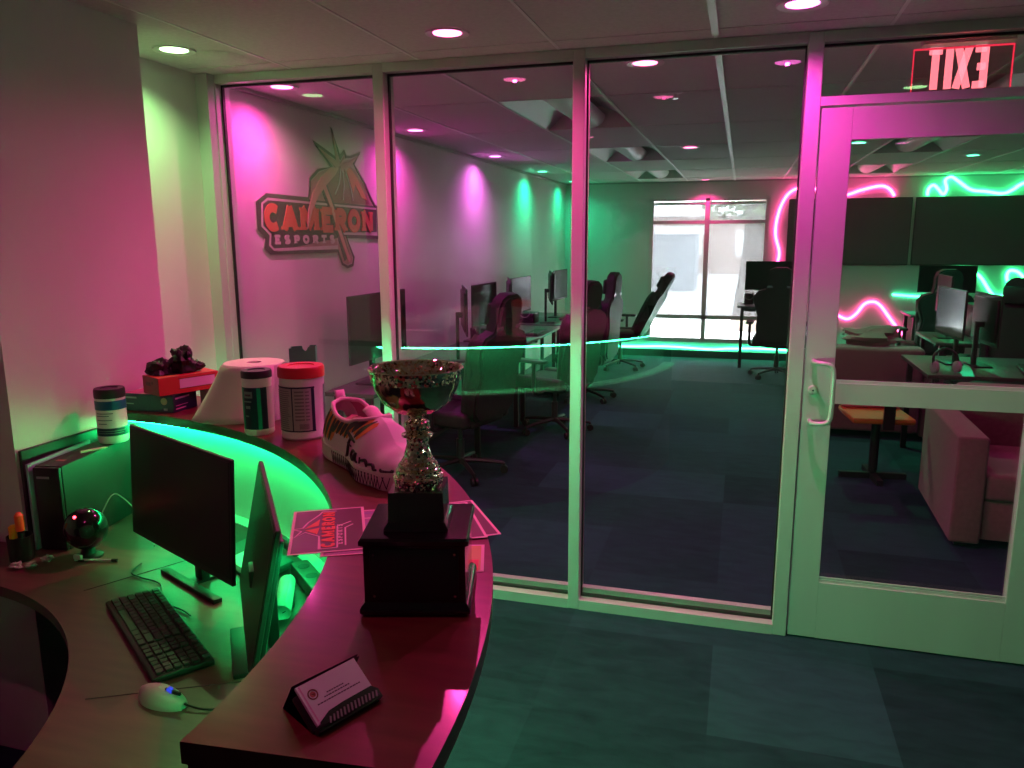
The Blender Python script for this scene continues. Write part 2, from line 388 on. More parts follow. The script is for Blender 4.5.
LK(shM, b_.outputs[0], ms.inputs[1]); LK(shM, b2.outputs[0], ms.inputs[2]); LK(shM, a_.outputs[0], mix.inputs[1]); LK(shM, ms.outputs[0], mix.inputs[2]); LK(shM, mix.outputs[0], o_.inputs[0])
sh = thing('roller_shade', 'translucent roller shade drawn over the upper panes of the far window', 'window shade', (0, 0, 0))
MB().box((WX0+0.055, FY+0.04, 0.57), (WX1-0.055, FY+0.0415, WZ1-0.06)).obj('shade_fabric', shM, sh)
MB().cyl((WX0+0.06, FY+0.04, WZ1-0.065), (WX1-0.06, FY+0.04, WZ1-0.065), 0.022).obj('roller', white, sh)

w = struct(bpy.data.objects.new('window_6', None)); COL.objects.link(w)  # unseen window added for neutral fill and the white glints on the trophy plinth
m = MB(); m.box((RX-0.01, SY0-0.04, SZ0-0.04), (RX+0.06, SY0, SZ1+0.04)).box((RX-0.01, SY1, SZ0-0.04), (RX+0.06, SY1+0.04, SZ1+0.04)).box((RX-0.01, SY0, SZ0-0.04), (RX+0.06, SY1, SZ0)).box((RX-0.01, SY0, SZ1), (RX+0.06, SY1, SZ1+0.04)).box((RX, (SY0+SY1)/2-0.02, SZ0), (RX+0.05, (SY0+SY1)/2+0.02, SZ1))
m.obj('window_frame', frM, w); MB().box((RX+0.06, SY0, SZ0), (RX+0.066, SY1, SZ1)).obj('glass_pane', glassW, w)

# ------------------------------------------------------------------ outside
outs = struct(MB().box((-40, FY+0.2, -0.25), (40, FY+60, -0.15)).obj('ground_outside', vary(mat('parking_lot', rough=0.9), (0.55, 0.55, 0.55), (0.7, 0.7, 0.7), 1.2)))
blk = mat('brick_wall', (0.42, 0.30, 0.26), 0.9); grb = mat('grey_siding', (0.30, 0.31, 0.34), 0.8)
b = thing('garden_shed', 'grey shed with a pale roof seen across the lot through the far window', 'shed', (-3.1, 27, -0.15))
MB().box((-1.6, 0, 0), (1.6, 2.5, 1.9)).obj('wall', grb, b); MB().box((-1.8, -0.2, 1.9), (1.8, 2.7, 2.15), bev=0.03).obj('roof', white, b)
MB().box((-0.2, -0.03, 0), (0.7, 0, 1.7)).obj('door', greyM, b)
b = thing('brick_building', 'low brick building with pale windows beyond the lot', 'building', (-1.0, 40, -0.15))
MB().box((-9, 0, 0), (6.5, 6, 2.8)).obj('wall', blk, b)
MB().box((-9.3, -0.3, 2.8), (6.8, 6.3, 3.1)).obj('roof', white, b)
for k in range(5): MB().box((-8+k*2.9, -0.05, 0.9), (-6.7+k*2.9, 0, 2.1)).obj('window', white, b)
leafM = vary(mat('tree_leaf', rough=0.7), (0.10, 0.15, 0.06), (0.30, 0.34, 0.16), 4)
barkM = mat('bark', (0.16, 0.11, 0.085), 0.9)
def tree(x, y, h, rc, label, trunk, seed):
    rr = random.Random(seed)
    t = thing('tree', label, 'tree', (x, y, -0.15), 0, 'trees outside the window')
    m = MB(); m.tube([(0, 0, 0), (0.1, 0, h*0.35), (0, 0.1, h*0.7), (0.05, 0, h)], lambda u: trunk*(1-0.7*u), 8)
    for k in range(6):
        a = k*1.1; z = h*(0.4+0.09*k); m.tube([(0, 0, z), (rc*0.5*cos(a), rc*0.5*sin(a), z+0.5), (rc*0.9*cos(a), rc*0.9*sin(a), z+1.1)], lambda u: trunk*0.35*(1-0.8*u), 6)
    m.obj('trunk', barkM, t)
    m = MB()
    for k in range(1500):
        a = rr.uniform(0, 2*pi); q = rc*sqrt(rr.random()); z = h*rr.uniform(0.42, 1.12); q *= max(0.25, 1-abs(z/h-0.75)*1.4)
        c = V((q*cos(a), q*sin(a), z)); s_ = rr.uniform(0.05, 0.13)
        u = V((rr.gauss(0, 1), rr.gauss(0, 1), rr.gauss(0, 1))).normalized(); v = u.orthogonal().normalized()
        vs = [m.bm.verts.new(c+u*s_), m.bm.verts.new(c+v*s_*0.6), m.bm.verts.new(c-u*s_), m.bm.verts.new(c-v*s_*0.6)]; m.bm.faces.new(vs)
    m.obj('foliage', leafM, t)
tree(-3.9, 20, 4.4, 1.9, 'leafy tree seen through the left half of the far window', 0.12, 1)
tree(0.25, 16.0, 5.2, 1.8, 'thick-trunked tree seen through the right half of the far window', 0.42, 2)
tree(1.2, 24, 5.0, 2.4, 'smaller tree standing behind the thick-trunked tree outside', 0.15, 3)
tree(-6.0, 31, 6.0, 3.0, 'distant leafy tree outside behind the grey shed', 0.2, 4)

# ------------------------------------------------------------------ lights
def lampmat(n, col, s): return mat(n, (0.02, 0.02, 0.02), 0.5, emit=col, es=s)
PINK = (1.0, 0.045, 0.30); MAG = (1.0, 0.05, 0.55); GRN = (0.40, 1.0, 0.30); TEAL = (0.01, 1.0, 0.42); VIO = (1.0, 0.13, 0.85)
def downlight(x, y, col, watt, label, size=165, blend=0.8, nm='spot', es=9, rad=0.010):
    t = thing('downlight', label, 'ceiling light', (x, y, CZ), 0, 'round recessed ceiling downlights')
    MB().lathe([(0.062, 0.0), (0.082, -0.003), (0.080, -0.008), (0.060, -0.006), (0.052, -0.002)], 32, cap=False).obj('trim_ring', white, t)
    core = tuple(min(1, c+0.10) for c in col)
    MB().lathe([(0.0, -0.004), (0.052, -0.004), (0.052, 0.0), (0, 0)], 32, cap=False).obj('lens', lampmat('lens_%s' % label[:24], core, es), t)
    L = bpy.data.lights.new('lamp', 'SPOT'); L.energy = watt; L.color = col; L.spot_size = radians(size); L.spot_blend = blend; L.shadow_soft_size = rad
    lo = bpy.data.objects.new('lamp', L); COL.objects.link(lo); lo.parent = t; lo.location = (0, 0, -0.008)
    return t
downlight(-2.195, 2.76, GRN, 24, 'pale green downlight in the alcove by the left wall', 140)
downlight(-1.072, 2.84, PINK, 68, 'hot pink downlight above the glass end of the counter')
downlight(0.150, 2.84, MAG, 48, 'magenta downlight at the top edge nearest the door')
downlight(-0.44, 2.15, PINK, 9, 'dim pink downlight reflected beside the sprinkler, above the lobby')
downlight(0.80, 2.05, GRN, 19, 'green downlight in the lobby in front of the door', 125)
downlight(-1.15, 0.6, PINK, 12, 'pink downlight behind the desk, lighting the column')
downlight(1.2, -0.6, MAG, 5, 'magenta downlight at the rear of the lobby')
wl = [(3.56, (1.0, 0.05, 0.42), 62, 'pink downlight washing the wall left of the wall logo'), (5.22, MAG, 55, 'pink downlight washing the wall right of the wall logo'),
      (7.07, VIO, 60, 'violet downlight third along the left wall'), (8.85, TEAL, 55, 'green downlight fourth along the left wall'), (10.55, TEAL, 38, 'green downlight at the far end of the left wall')]
for y, c, wt, lb in wl: downlight(-2.22, y, c, wt, lb, 155, 1.0)
downlight(-0.438, 3.56, PINK, 66, 'pink downlight just behind the middle glass pane')
downlight(-0.457, 6.9, PINK, 50, 'pink downlight in the middle of the gaming room ceiling')
downlight(-0.50, 10.80, PINK, 40, 'pink downlight above the far window', 120, 0.6)
downlight(0.86, 7.0, TEAL, 60, 'green downlight left of the two seen through the door')
downlight(2.03, 8.42, TEAL, 70, 'green downlight in front of the right wall screen')
downlight(3.4, 6.2, MAG, 60, 'magenta downlight over the right side of the gaming room')
downlight(1.55, 5.1, PINK, 30, 'pink downlight above the mauve sofa')

# direct/indirect 2x4 fixtures in the grid openings
bask = mat('basket_white', (0.80, 0.80, 0.79), 0.4)
fl = ['first ceiling fixture with curved reflectors, partly behind the middle mullion', 'second ceiling fixture with curved reflectors, half way to the far window',
      'ceiling fixture with curved reflectors nearest the far window', 'ceiling fixture above the sofa by the door', 'ceiling fixture seen at the top of the door glass', 'ceiling fixture before the far wall screens', 'ceiling fixture at the right side of the gaming room']
for (x, y), lb in zip(FIX, fl):
    t = thing('troffer_light', lb, 'ceiling fixture', (x, y, CZ), 0, 'recessed troffers with curved baskets')
    a, b, h = 0.006, GS-0.006, 0.14
    L = 1.22 if y < 10 else 1.22
    m = MB(); m.box((a, 0.004, h), (b, L-0.004, h+0.01)); m.box((a, 0.004, 0), (a+0.004, L-0.004, h)); m.box((b-0.004, 0.004, 0), (b, L-0.004, h)); m.box((a, 0.004, 0), (b, 0.008, h)); m.box((a, L-0.008, 0), (b, L-0.004, h))
    m.obj('housing', mat('housing_white', (0.58, 0.55, 0.54), 0.6), t)
    m = MB()   # concave wing reflectors
    for s_, x0 in ((1, a+0.005), (-1, b-0.005)):
        rows = []
        for yy in (0.012, L-0.012): rows.append([V((x0+s_*0.20*k/8, yy, 0.002+0.125*sin(pi/2*k/8))) for k in range(9)])
        m.grid(rows)
    m.obj('wing_reflector', bask, t)
    rows = []
    for yy in (0.012, L-0.012): rows.append([V((GS/2+0.105*cos(pi*k/16), yy, 0.085-0.085*sin(pi*k/16))) for k in range(17)])
    MB().grid(rows, capstart=True, capend=True).obj('basket', bask, t)
t = thing('sprinkler_head', 'small round sprinkler plate next to the pink reflection on the ceiling', 'sprinkler', (-0.37, 4.32, CZ))
MB().lathe([(0.0, -0.006), (0.032, -0.005), (0.04, 0)], 24, cap=False).obj('plate', white, t)
MB().cyl((0, 0, -0.03), (0, 0, -0.005), 0.008).cyl((0, 0, -0.032), (0, 0, -0.03), 0.016).obj('deflector', chrome, t)
t = thing('ceiling_speaker', 'white disc plate next to the pale green ceiling light', 'ceiling vent', (-2.10, 2.92, CZ))
MB().lathe([(0.0, -0.005), (0.075, -0.006), (0.095, 0)], 32, cap=False).obj('plate', ceilM, t)

# LED tubes
def led(name, pts, col, s, r=0.006, seg=8, smooth=6, parent=None):
    core = tuple(c for c in col)
    o = MB().tube(pts, r, seg, smooth=smooth).obj(name, lampmat('glow_'+str(len(MATS)), core, s), parent)
    return o
NP = (1.0, 0.055, 0.29); NG = (0.045, 1.0, 0.28)
Yf = FY-0.0165
def neon(pts, col, s, label):
    o = led('neon_tube', [(x, Yf, z) for x, z in pts], col, s, 0.016, 10)
    tag(o, label, 'neon light', 'flexible neon tubes on the far wall')
neon([(0.46, 1.15), (0.455, 1.267), (0.480, 1.452), (0.423, 1.665), (0.422, 1.847), (0.469, 2.058), (0.561, 2.22), (0.701, 2.285), (0.9, 2.26), (1.1, 2.18), (1.26, 2.183), (1.428, 2.239), (1.643, 2.286), (1.754, 2.25), (1.82, 2.16)],
     NP, 22, 'pink neon tube curving round the left and top of the left wall screen')
neon([(2.197, 2.16), (2.205, 2.241), (2.255, 2.283), (2.31, 2.239), (2.374, 2.17), (2.407, 2.237), (2.382, 2.337), (2.448, 2.378), (2.533, 2.321), (2.68, 2.218), (2.841, 2.195), (3.023, 2.167), (3.13, 2.209), (3.231, 2.28), (3.45, 2.33), (3.8, 2.2)],
     NG, 22, 'green neon tube looping above the right wall screen')
neon([(0.92, 0.75), (1.1, 0.72), (1.283, 0.622), (1.387, 0.592), (1.483, 0.662), (1.573, 0.792), (1.683, 0.821), (1.774, 0.764), (1.884, 0.618), (2.049, 0.406)], NP, 22, 'pink wavy neon tube low on the wall below the left screen')
neon([(2.62, 1.27), (2.788, 1.213), (2.887, 1.149), (3.033, 0.94), (3.15, 0.921), (3.221, 0.999), (3.172, 1.152), (3.198, 1.234), (3.29, 1.217), (3.38, 1.12), (3.5, 0.95)], NG, 22, 'green wavy neon tube below the right screen')
o = led('led_strip', [(x, FY-0.013, 0.135+0.010*sin(x*5)+(0.012 if x > -0.3 else 0)) for x in [-1.95+0.15*k for k in range(26)]], (0.05, 1.0, 0.42), 30, 0.011, 8, 3)
tag(o, 'green LED strip along the foot of the far wall under the window', 'led strip')

# EXIT sign: edge-lit acrylic panel hung behind the transom, read from the gaming room
t = thing('exit_sign', 'red EXIT sign on clear panel hanging behind the glass over the door', 'exit sign', (-0.037, 3.46, -0.022))
MB().box((0.66, -0.03, 2.395), (0.97, 0.03, CZ+0.022)).obj('canopy', alu, t)
acr = glass_mat('red_tinted_acrylic', (0.97, 0.74, 0.76), 0.04)
MB().box((0.630, -0.003, 2.19), (0.975, 0.003, 2.385)).obj('acrylic_panel', acr, t)
exM = mat('exit_letters', (0.8, 0.3, 0.3), 0.5, emit=(1.0, 0.30, 0.36), es=1.9)
m = MB(); Mx = frame((0.892, 0.0045, 2.236), (-1, 0, 0), (0, 1, 0))
word(m, 'EXIT', Mx, 0.205, 0.150, 0.0265, 0, 0.002, 0, serif=False, gap=0.13)
lab(m.obj('letters', exM, t), 'glowing EXIT letters facing into the gaming room')
MB().box((0.632, -0.0045, 2.19), (0.636, 0.0045, 2.385)).box((0.969, -0.0045, 2.19), (0.973, 0.0045, 2.385)).box((0.636, -0.0045, 2.380), (0.969, 0.0045, 2.386)).obj('lit_edge', mat('exit_edge', (0.3, 0.02, 0.03), 0.5, emit=(1, 0.03, 0.08), es=0.9), t)

# ------------------------------------------------------------------ wall logo
lg = thing('wall_logo', 'large CAMERON ESPORTS emblem with boulder and pickaxe on the left wall', 'logo', (LX, 0, 0))
lg.scale = (3.5, 1, 1)
Ml = Matrix(((0, 0, 1, 0), (1, 0, 0, 0), (0, 1, 0, 0), (0, 0, 0, 1)))   # (y, z) on the wall, normal +x
outl = [(3.59,1.848),(3.68,1.890),(4.10,1.889),(4.12,1.935),(4.13,2.0),(4.23,2.06),(4.39,2.092),(4.20,2.211),(4.45,2.146),(4.41,2.319),(4.48,2.192),(4.50,2.157),(4.56,2.20),(4.58,2.167),(4.64,2.172),(4.77,2.208),(4.68,2.134),(4.72,2.099),(4.83,2.013),(4.90,1.936),(4.96,1.882),(5.02,1.862),(5.02,1.672),(4.54,1.673),(4.63,1.54),(4.61,1.494),(4.54,1.483),(4.47,1.505),(4.42,1.59),(3.69,1.586),(3.64,1.619),(3.66,1.673),(3.59,1.716)]
logG = mat('logo_green', (0.045, 0.085, 0.04), 0.6); logP = mat('logo_pale', (0.50, 0.47, 0.42), 0.6); logR = mat('logo_red', (0.50, 0.10, 0.05), 0.6); logB = mat('logo_brown', (0.20, 0.10, 0.07), 0.6); logO = mat('logo_orange', (0.52, 0.15, 0.07), 0.6)
m = MB(); m.prism(outl, 0.0004, 0.0012, 0, Ml); m.obj('backing', mat('logo_mauve', (0.36, 0.24, 0.21), 0.6), lg)
m = MB(); strokes(m, [outl+[outl[0]]], 0.026, Ml, 0.0003, 0.0010, 1); strokes(m, [outl+[outl[0]]], 0.016, Ml, 0.0013, 0.0018, 0); m.obj('outline', [logG, logP], lg)
def shrink(poly, d):
    A = sum(poly[i][0]*poly[(i+1) % len(poly)][1]-poly[(i+1) % len(poly)][0]*poly[i][1] for i in range(len(poly)))
    sg = 1 if A > 0 else -1; out = []; n = len(poly)
    for i in range(n):
        a, b, c = V(poly[i-1]), V(poly[i]), V(poly[(i+1) % n]); t1 = (b-a).normalized(); t2 = (c-b).normalized()
        n1 = V((-t1.y, t1.x))*sg; n2 = V((-t2.y, t2.x))*sg; nn = (n1+n2); k = max(0.35, nn.length/2); nn.normalize()
        out.append(tuple(b+nn*d/k))
    return out
plate = [(3.635,1.843),(3.69,1.870),(4.98,1.860),(4.98,1.692),(4.43,1.693),(4.42,1.608),(3.72,1.605),(3.685,1.628),(3.695,1.684),(3.625,1.727)]
m = MB(); m.prism(shrink([p_ for p_ in outl if p_[1] < 1.93 and not (4.40 < p_[0] < 4.70 and p_[1] < 1.6)] , 0.004), 0.0012, 0.0016, 0, Ml); m.obj('plate', logG, lg)
m = MB(); strokes(m, [plate+[plate[0]]], 0.012, Ml, 0.0016, 0.0025, 0); m.obj('inner_outline', logP, lg)
m = MB(); m.prism([(4.27,1.991),(4.36,2.059),(4.55,2.130),(4.69,2.096),(4.81,1.999),(4.88,1.885),(4.37,1.877),(4.28,1.907)], 0.0016, 0.0026, 0, Ml)
m.prism([(4.54,2.116),(4.63,2.098),(4.71,2.046),(4.84,1.912),(4.76,1.925),(4.68,2.004),(4.65,1.95),(4.59,2.05)], 0.0026, 0.0032, 1, Ml)
for a in ([(4.50,2.10),(4.47,2.0),(4.41,1.93)], [(4.52,2.08),(4.53,1.99),(4.51,1.90)], [(4.56,2.07),(4.62,1.97),(4.64,1.90)]): strokes(m, [a], 0.012, Ml, 0.0026, 0.0033, 2)
m.obj('boulder', [logB, logO, logP], lg)
m = MB()
for a in ([(4.47,2.10),(4.41,2.29)], [(4.46,2.10),(4.24,2.19)], [(4.50,2.10),(4.55,2.17)], [(4.54,2.09),(4.74,2.19)], [(4.50,2.08),(4.60,2.15)]):
    p, q = V(a[0]), V(a[1]); t_ = (q-p).normalized(); nn = V((-t_.y, t_.x))*0.022; m.prism([tuple(p-nn), tuple(q), tuple(p+nn)], 0.0026, 0.0034, 0, Ml)
m.obj('spark', mat('logo_rose', (0.42, 0.25, 0.20), 0.6), lg)
m = MB(); strokes(m, [[(4.27,1.99),(4.35,1.873),(4.45,1.70),(4.535,1.54)]], 0.075, Ml, 0.0014, 0.0024, 1); strokes(m, [[(4.27,1.99),(4.35,1.873),(4.45,1.70),(4.56,1.52)]], 0.034, Ml, 0.0024, 0.0031, 0)
m.prism([(4.46,2.092),(4.36,2.085),(4.24,2.02),(4.14,1.93),(4.08,1.83),(4.06,1.715),(4.12,1.82),(4.20,1.91),(4.30,1.98),(4.42,2.05)], 0.0040, 0.0050, 0, Ml)
m.obj('pickaxe', [mat('logo_tan', (0.55, 0.30, 0.22), 0.6), logG], lg)
m = MB(); word(m, 'CAMERON', frame((0, 3.640, 1.712), (0, 1, 0), (1, 0, 0)), 1.28, 0.124, 0.046, 0.0026, 0.0037, 0, gap=0.07)
lab(m.obj('lettering', logR, lg), 'red CAMERON lettering')
m = MB(); word(m, 'ESPORTS', frame((0, 3.725, 1.637), (0, 1, 0), (1, 0, 0)), 0.65, 0.042, 0.016, 0.0026, 0.0035, 0, gap=0.42)
lab(m.obj('lettering', logP, lg), 'small pale ESPORTS lettering')
# ------------------------------------------------------------------ reception desk
CX, CY = -2.1, 0.68
RI, RO, ZT = 1.48, 1.79, 1.07
def pc(r, a): return (CX+r*cos(radians(a)), CY+r*sin(radians(a)))
def ring(r0, r1, a0, a1, n=60):
    return [pc(r1, a0+(a1-a0)*k/n) for k in range(n+1)]+[pc(r0, a1+(a0-a1)*k/n) for k in range(n+1)]
desk = thing('reception_desk', 'curved dark cherry reception desk with raised counter glowing green underneath', 'reception desk', (0, 0, 0))
A1 = math.degrees(math.acos((-2.425-CX)/RO))
aIn = math.degrees(math.acos((-2.075-CX)/RI))
out = [pc(RO, 1.2+(A1-1.2)*k/80) for k in range(81)]
inn = [pc(RI, aIn+(0.4-aIn)*k/80) for k in range(81)]
poly = out+[(-2.425, 2.435), (-2.072, 2.435)]+inn
m = MB(); m.prism(poly, ZT-0.03, ZT, 0, mside=1); m.obj('counter_top', [wood, edgeM], desk, sharp=60)
m = MB(); m.prism(ring(1.545, 1.565, 1.5, 88.5), 0.74, ZT-0.03); m.obj('riser_panel', riserM, desk, sharp=60)
m = MB(); m.prism(ring(1.566, 1.575, 1.5, 88.5), 0.742, ZT-0.03); m.obj('outer_skin', mat('outer_laminate', (0.13, 0.12, 0.11), 0.5), desk, sharp=60)
m = MB(); m.prism(ring(1.50, 1.64, 1.5, 88), 0.0, 0.73); m.obj('base_panel', woodD, desk, sharp=60)
m = MB(); m.prism(ring(1.50, 1.66, 1.5, 88), 0.73, 0.742); m.obj('ledge', riserM, desk, sharp=60)
m = MB(); m.box((-0.62, 0.700, 0.0), (-0.47, 0.718, ZT-0.03)); m.obj('end_panel', woodD, desk)
wt = [pc(1.545, 3+(88.6-3)*k/60) for k in range(61)]+[(-2.078, 1.745), (-2.30, 1.745), (-2.30, 1.42), ]+[pc(0.80+0.15*((96-a_)/93)**0.8, a_) for a_ in range(96, 2, -3)]
worktop = MB().prism(wt, 0.71, 0.74, 0, mside=1).obj('worktop', [vary(mat('worktop_laminate', rough=0.34), (0.095, 0.040, 0.038), (0.135, 0.058, 0.054), 5, stretch=(1.2, 9, 1)), edgeM], desk, sharp=60)
m = MB()
for a in (28, 62): 
    p, q = pc(0.97, a), pc(1.5, a); m.tube([(p[0], p[1], 0.7402), (q[0], q[1], 0.7402)], 0.0012, 4, smooth=1)
m.obj('seam', gasketM, desk)
LG = (0.006, 1.0, 0.215)
lab(led('led_strip', [(*pc(1.503, 2+86*k/40), ZT-0.0345) for k in range(41)], LG, 92, 0.0040, 6, 2, desk), 'green LED strip under the inner counter edge')
lab(led('led_strip', [(*pc(1.745, 2+86*k/40), ZT-0.0385) for k in range(41)], (0.03, 1.0, 0.32), 200, 0.0070, 6, 2, desk), 'green LED strip under the outer counter overhang')

# ---- trophy
gold = mat('trophy_gold', (0.75, 0.55, 0.38), 0.10, 1.0)
def facet(nm, sc_, st):
    g = mat(nm, (0.95, 0.80, 0.62), 0.08, 1.0)
    tc = N(g, 'ShaderNodeTexCoord'); vo = N(g, 'ShaderNodeTexVoronoi'); vo.inputs['Scale'].default_value = sc_; LK(g, tc.outputs['Object'], vo.inputs['Vector'])
    vo.feature = 'F1'; geo = N(g, 'ShaderNodeNewGeometry')
    sb = N(g, 'ShaderNodeVectorMath'); sb.operation = 'SUBTRACT'; sb.inputs[1].default_value = (0.5, 0.5, 0.5); LK(g, vo.outputs['Color'], sb.inputs[0])
    ml = N(g, 'ShaderNodeVectorMath'); ml.operation = 'SCALE'; ml.inputs['Scale'].default_value = st; LK(g, sb.outputs[0], ml.inputs[0])
    ad = N(g, 'ShaderNodeVectorMath'); ad.operation = 'ADD'; LK(g, geo.outputs['Normal'], ad.inputs[0]); LK(g, ml.outputs[0], ad.inputs[1])
    nm = N(g, 'ShaderNodeVectorMath'); nm.operation = 'NORMALIZE'; LK(g, ad.outputs[0], nm.inputs[0]); LK(g, nm.outputs[0], P(g).inputs['Normal'])
    return g
gF = facet('trophy_facets', 270, 0.95)
rz = radians(15.7)
TX, TY, TZ = -0.494, 1.137, ZT+0.004
tr = thing('trophy', 'gold cup trophy on a stepped gloss black plinth on the counter', 'trophy', (TX, TY, TZ), rz)
m = MB(); m.box((-0.0890, -0.087, 0), (0.0890, 0.087, 0.010), bev=0.004)
m.grid([[V((sx*(0.0875-k), sy*(0.0855-k), z)) for sx, sy in ((-1, -1), (1, -1), (1, 1), (-1, 1))] for k, z in ((0, 0.009), (0.003, 0.014), (0.007, 0.018), (0.007, 0.112), (0.001, 0.116), (0.001, 0.1225), (0.004, 0.1265))], closeu=True, capstart=True, capend=True)
m.obj('plinth', blackG, tr)
pl = MB().box((-0.070, -0.0805, 0.022), (0.070, -0.0780, 0.108), bev=0.001).obj('name_plate', mat('plate_black', (0.008, 0.008, 0.009), 0.45), tr)
for x in (-0.064, 0.064):
    for z in (0.030, 0.100): MB().cyl((x, -0.0820, z), (x, -0.0803, z), 0.0020, 0.0016, 10).obj('screw', chrome, pl)
m = MB(); zb = 0.1265
m.grid([[V((sx*w_, sy*w_+0.0, z)) for sx, sy in ((-1, -1), (1, -1), (1, 1), (-1, 1))] for w_, z in ((0.052, zb), (0.051, zb+0.006), (0.045, zb+0.013), (0.044, zb+0.062))], closeu=True, capstart=True, capend=True)
m.obj('upper_plinth', blackG, tr)
zc = zb+0.062; c0 = (0, 0, 0)
m = MB(); m.lathe([(0.039, zc), (0.0405, zc+0.0117), (0.0415, zc+0.0134), (0.0415, zc+0.0167), (0.036, zc+0.0184), (0.0375, zc+0.0234), (0.036, zc+0.0284), (0.031, zc+0.0301), (0.033, zc+0.0342), (0.031, zc+0.0384), (0.026, zc+0.0401), (0.027, zc+0.0443), (0.024, zc+0.0484)], 48, c0); m.obj('foot', gF, tr)
m = MB(); m.lathe([(0.023, zc+0.0468), (0.022, zc+0.0551), (0.0175, zc+0.0718), (0.019, zc+0.0818), (0.026, zc+0.0843), (0.026, zc+0.0868), (0.017, zc+0.0893), (0.0215, zc+0.0969), (0.0205, zc+0.1069), (0.010, zc+0.1136), (0.014, zc+0.1194)], 40, c0); m.obj('stem', gF, tr)
bz = zc+0.118
prof = [(0.010, bz), (0.034, bz+0.007), (0.056, bz+0.024), (0.068, bz+0.048), (0.0745, bz+0.076)]
m = MB(); m.lathe(prof+[(0.0725, bz+0.076), (0.066, bz+0.050), (0.053, bz+0.028), (0.032, bz+0.011), (0.0, bz+0.007)], 64, c0, cap=False)
bowl = m.obj('bowl', gold, tr)
tcb = N(gold, 'ShaderNodeTexCoord'); wv = N(gold, 'ShaderNodeTexWave'); wv.inputs['Scale'].default_value = 40; wv.wave_type = 'RINGS'; wv.rings_direction = 'Z'
vo = N(gold, 'ShaderNodeTexVoronoi'); vo.inputs['Scale'].default_value = 70; mpb = N(gold, 'ShaderNodeMapping'); mpb.inputs['Scale'].default_value = (1, 1, 0.25); LK(gold, tcb.outputs['Object'], mpb.inputs[0]); LK(gold, mpb.outputs[0], vo.inputs['Vector'])
bb = N(gold, 'ShaderNodeBump'); bb.inputs['Strength'].default_value = 0.35; bb.inputs['Distance'].default_value = 0.003; LK(gold, vo.outputs['Distance'], bb.inputs['Height']); LK(gold, bb.outputs['Normal'], P(gold).inputs['Normal'])
m = MB(); m.lathe([(0.0722, bz+0.058), (0.0755, bz+0.076), (0.0770, bz+0.078), (0.0755, bz+0.080), (0.072, bz+0.078), (0.0675, bz+0.058), (0.058, bz+0.036)], 96, c0, cap=False); m.obj('rim', gF, tr)

# ---- prints fanned under the trophy
pk = mat('print_ground', (0.085, 0.022, 0.026), 0.35); pkE = mat('print_edge', (0.85, 0.50, 0.60), 0.5); prR = mat('print_red', (0.85, 0.10, 0.05), 0.5); prV = mat('print_violet', (0.25, 0.18, 0.45), 0.5)
def card(nm, label, c, u, w_, h_, z, body, parts, cat='print'):
    """flat printed card: centre c, direction u of its long side"""
    rz_ = atan2(u[1], u[0]); t = thing(nm, label, cat, (c[0], c[1], z), rz_, 'prints fanned out under the trophy')
    MB().box((-w_/2, -h_/2, 0), (w_/2, h_/2, 0.0009)).obj('sheet', pkE, t)
    b_ = 0.006
    MB().box((-w_/2+b_, -h_/2+b_, 0.0009), (w_/2-b_, h_/2-b_, 0.0012)).obj('printed_area', body, t)
    for f in parts: f(t, w_, h_)
    return t
def emblem(t, w_, h_):
    # emblem turned a quarter: lettering runs along local y
    I = Matrix.Identity(4)
    m = MB(); word(m, 'CAMERON', frame((-0.012, 0.100, 0.0012), (0, -1, 0), (0, 0, 1)), 0.200, 0.024, 0.0075, 0.0003, 0.0008, gap=0.09); m.obj('lettering', prR, t)
    m = MB(); word(m, 'ESPORTS', frame((-0.028, 0.090, 0.0012), (0, -1, 0), (0, 0, 1)), 0.110, 0.010, 0.0028, 0.0003, 0.0006, gap=0.3); m.obj('lettering', pkE, t)
    m = MB()
    Y_ = 1.75
    ln = [[(-0.018, 0.060), (0.016, 0.060), (0.018, 0.022), (0.046, 0.006), (0.066, 0.020), (0.054, 0.002), (0.072, -0.006), (0.052, -0.008), (0.042, -0.026), (0.020, -0.050), (0.014, -0.060), (-0.016, -0.060)],
          [(-0.018, 0.06), (-0.018, -0.006), (-0.046, -0.020)], [(-0.034, 0.055), (-0.034, 0.0), (-0.050, -0.010)]]
    strokes(m, [[(a_, b_*Y_) for a_, b_ in l_] for l_ in ln], 0.0032, Matrix.Translation((0, 0, 0.0012)), 0.0001, 0.0005, 0)
    m.prism([(0.046, 0.0), (0.022, 0.026), (0.018, -0.010)], 0.0013, 0.0016, 1); m.prism([(0.048, -0.010), (0.020, -0.022), (0.018, -0.060)], 0.0013, 0.0016, 1)
    m.obj('drawing', [pkE, prR], t)
def bars(t, w_, h_):
    m = MB()
    for k in range(6): m.box((-w_/2+0.03, -h_/2+0.018+k*h_*0.13, 0.0012), (w_/2-0.03-0.02*(k % 2), -h_/2+0.018+k*h_*0.13+0.005, 0.0014), k % 2)
    m.obj('drawing', [prV, pkE], t)
card('print_card', 'pink CAMERON ESPORTS print sticking out over the green glow, leftmost of the prints', (-0.792, 1.352), (-0.878, -0.478), 0.150, 0.245, ZT+0.0022, pk, [emblem])
card('print_card', 'pink print with violet writing half under the leftmost print', (-0.715, 1.372), (-0.90, -0.43), 0.17, 0.245, ZT+0.0004, mat('print_lilac', (0.34, 0.13, 0.30), 0.4), [bars])
card('print_card', 'upper of two pink bordered prints at the outer counter edge behind the trophy', (-0.585, 1.452), (0.86, 0.51), 0.16, 0.215, ZT+0.0024, pk, [bars])
card('print_card', 'lower of two pink bordered prints at the outer counter edge, peeking out', (-0.572, 1.470), (0.82, 0.57), 0.165, 0.22, ZT+0.0006, pk, [])
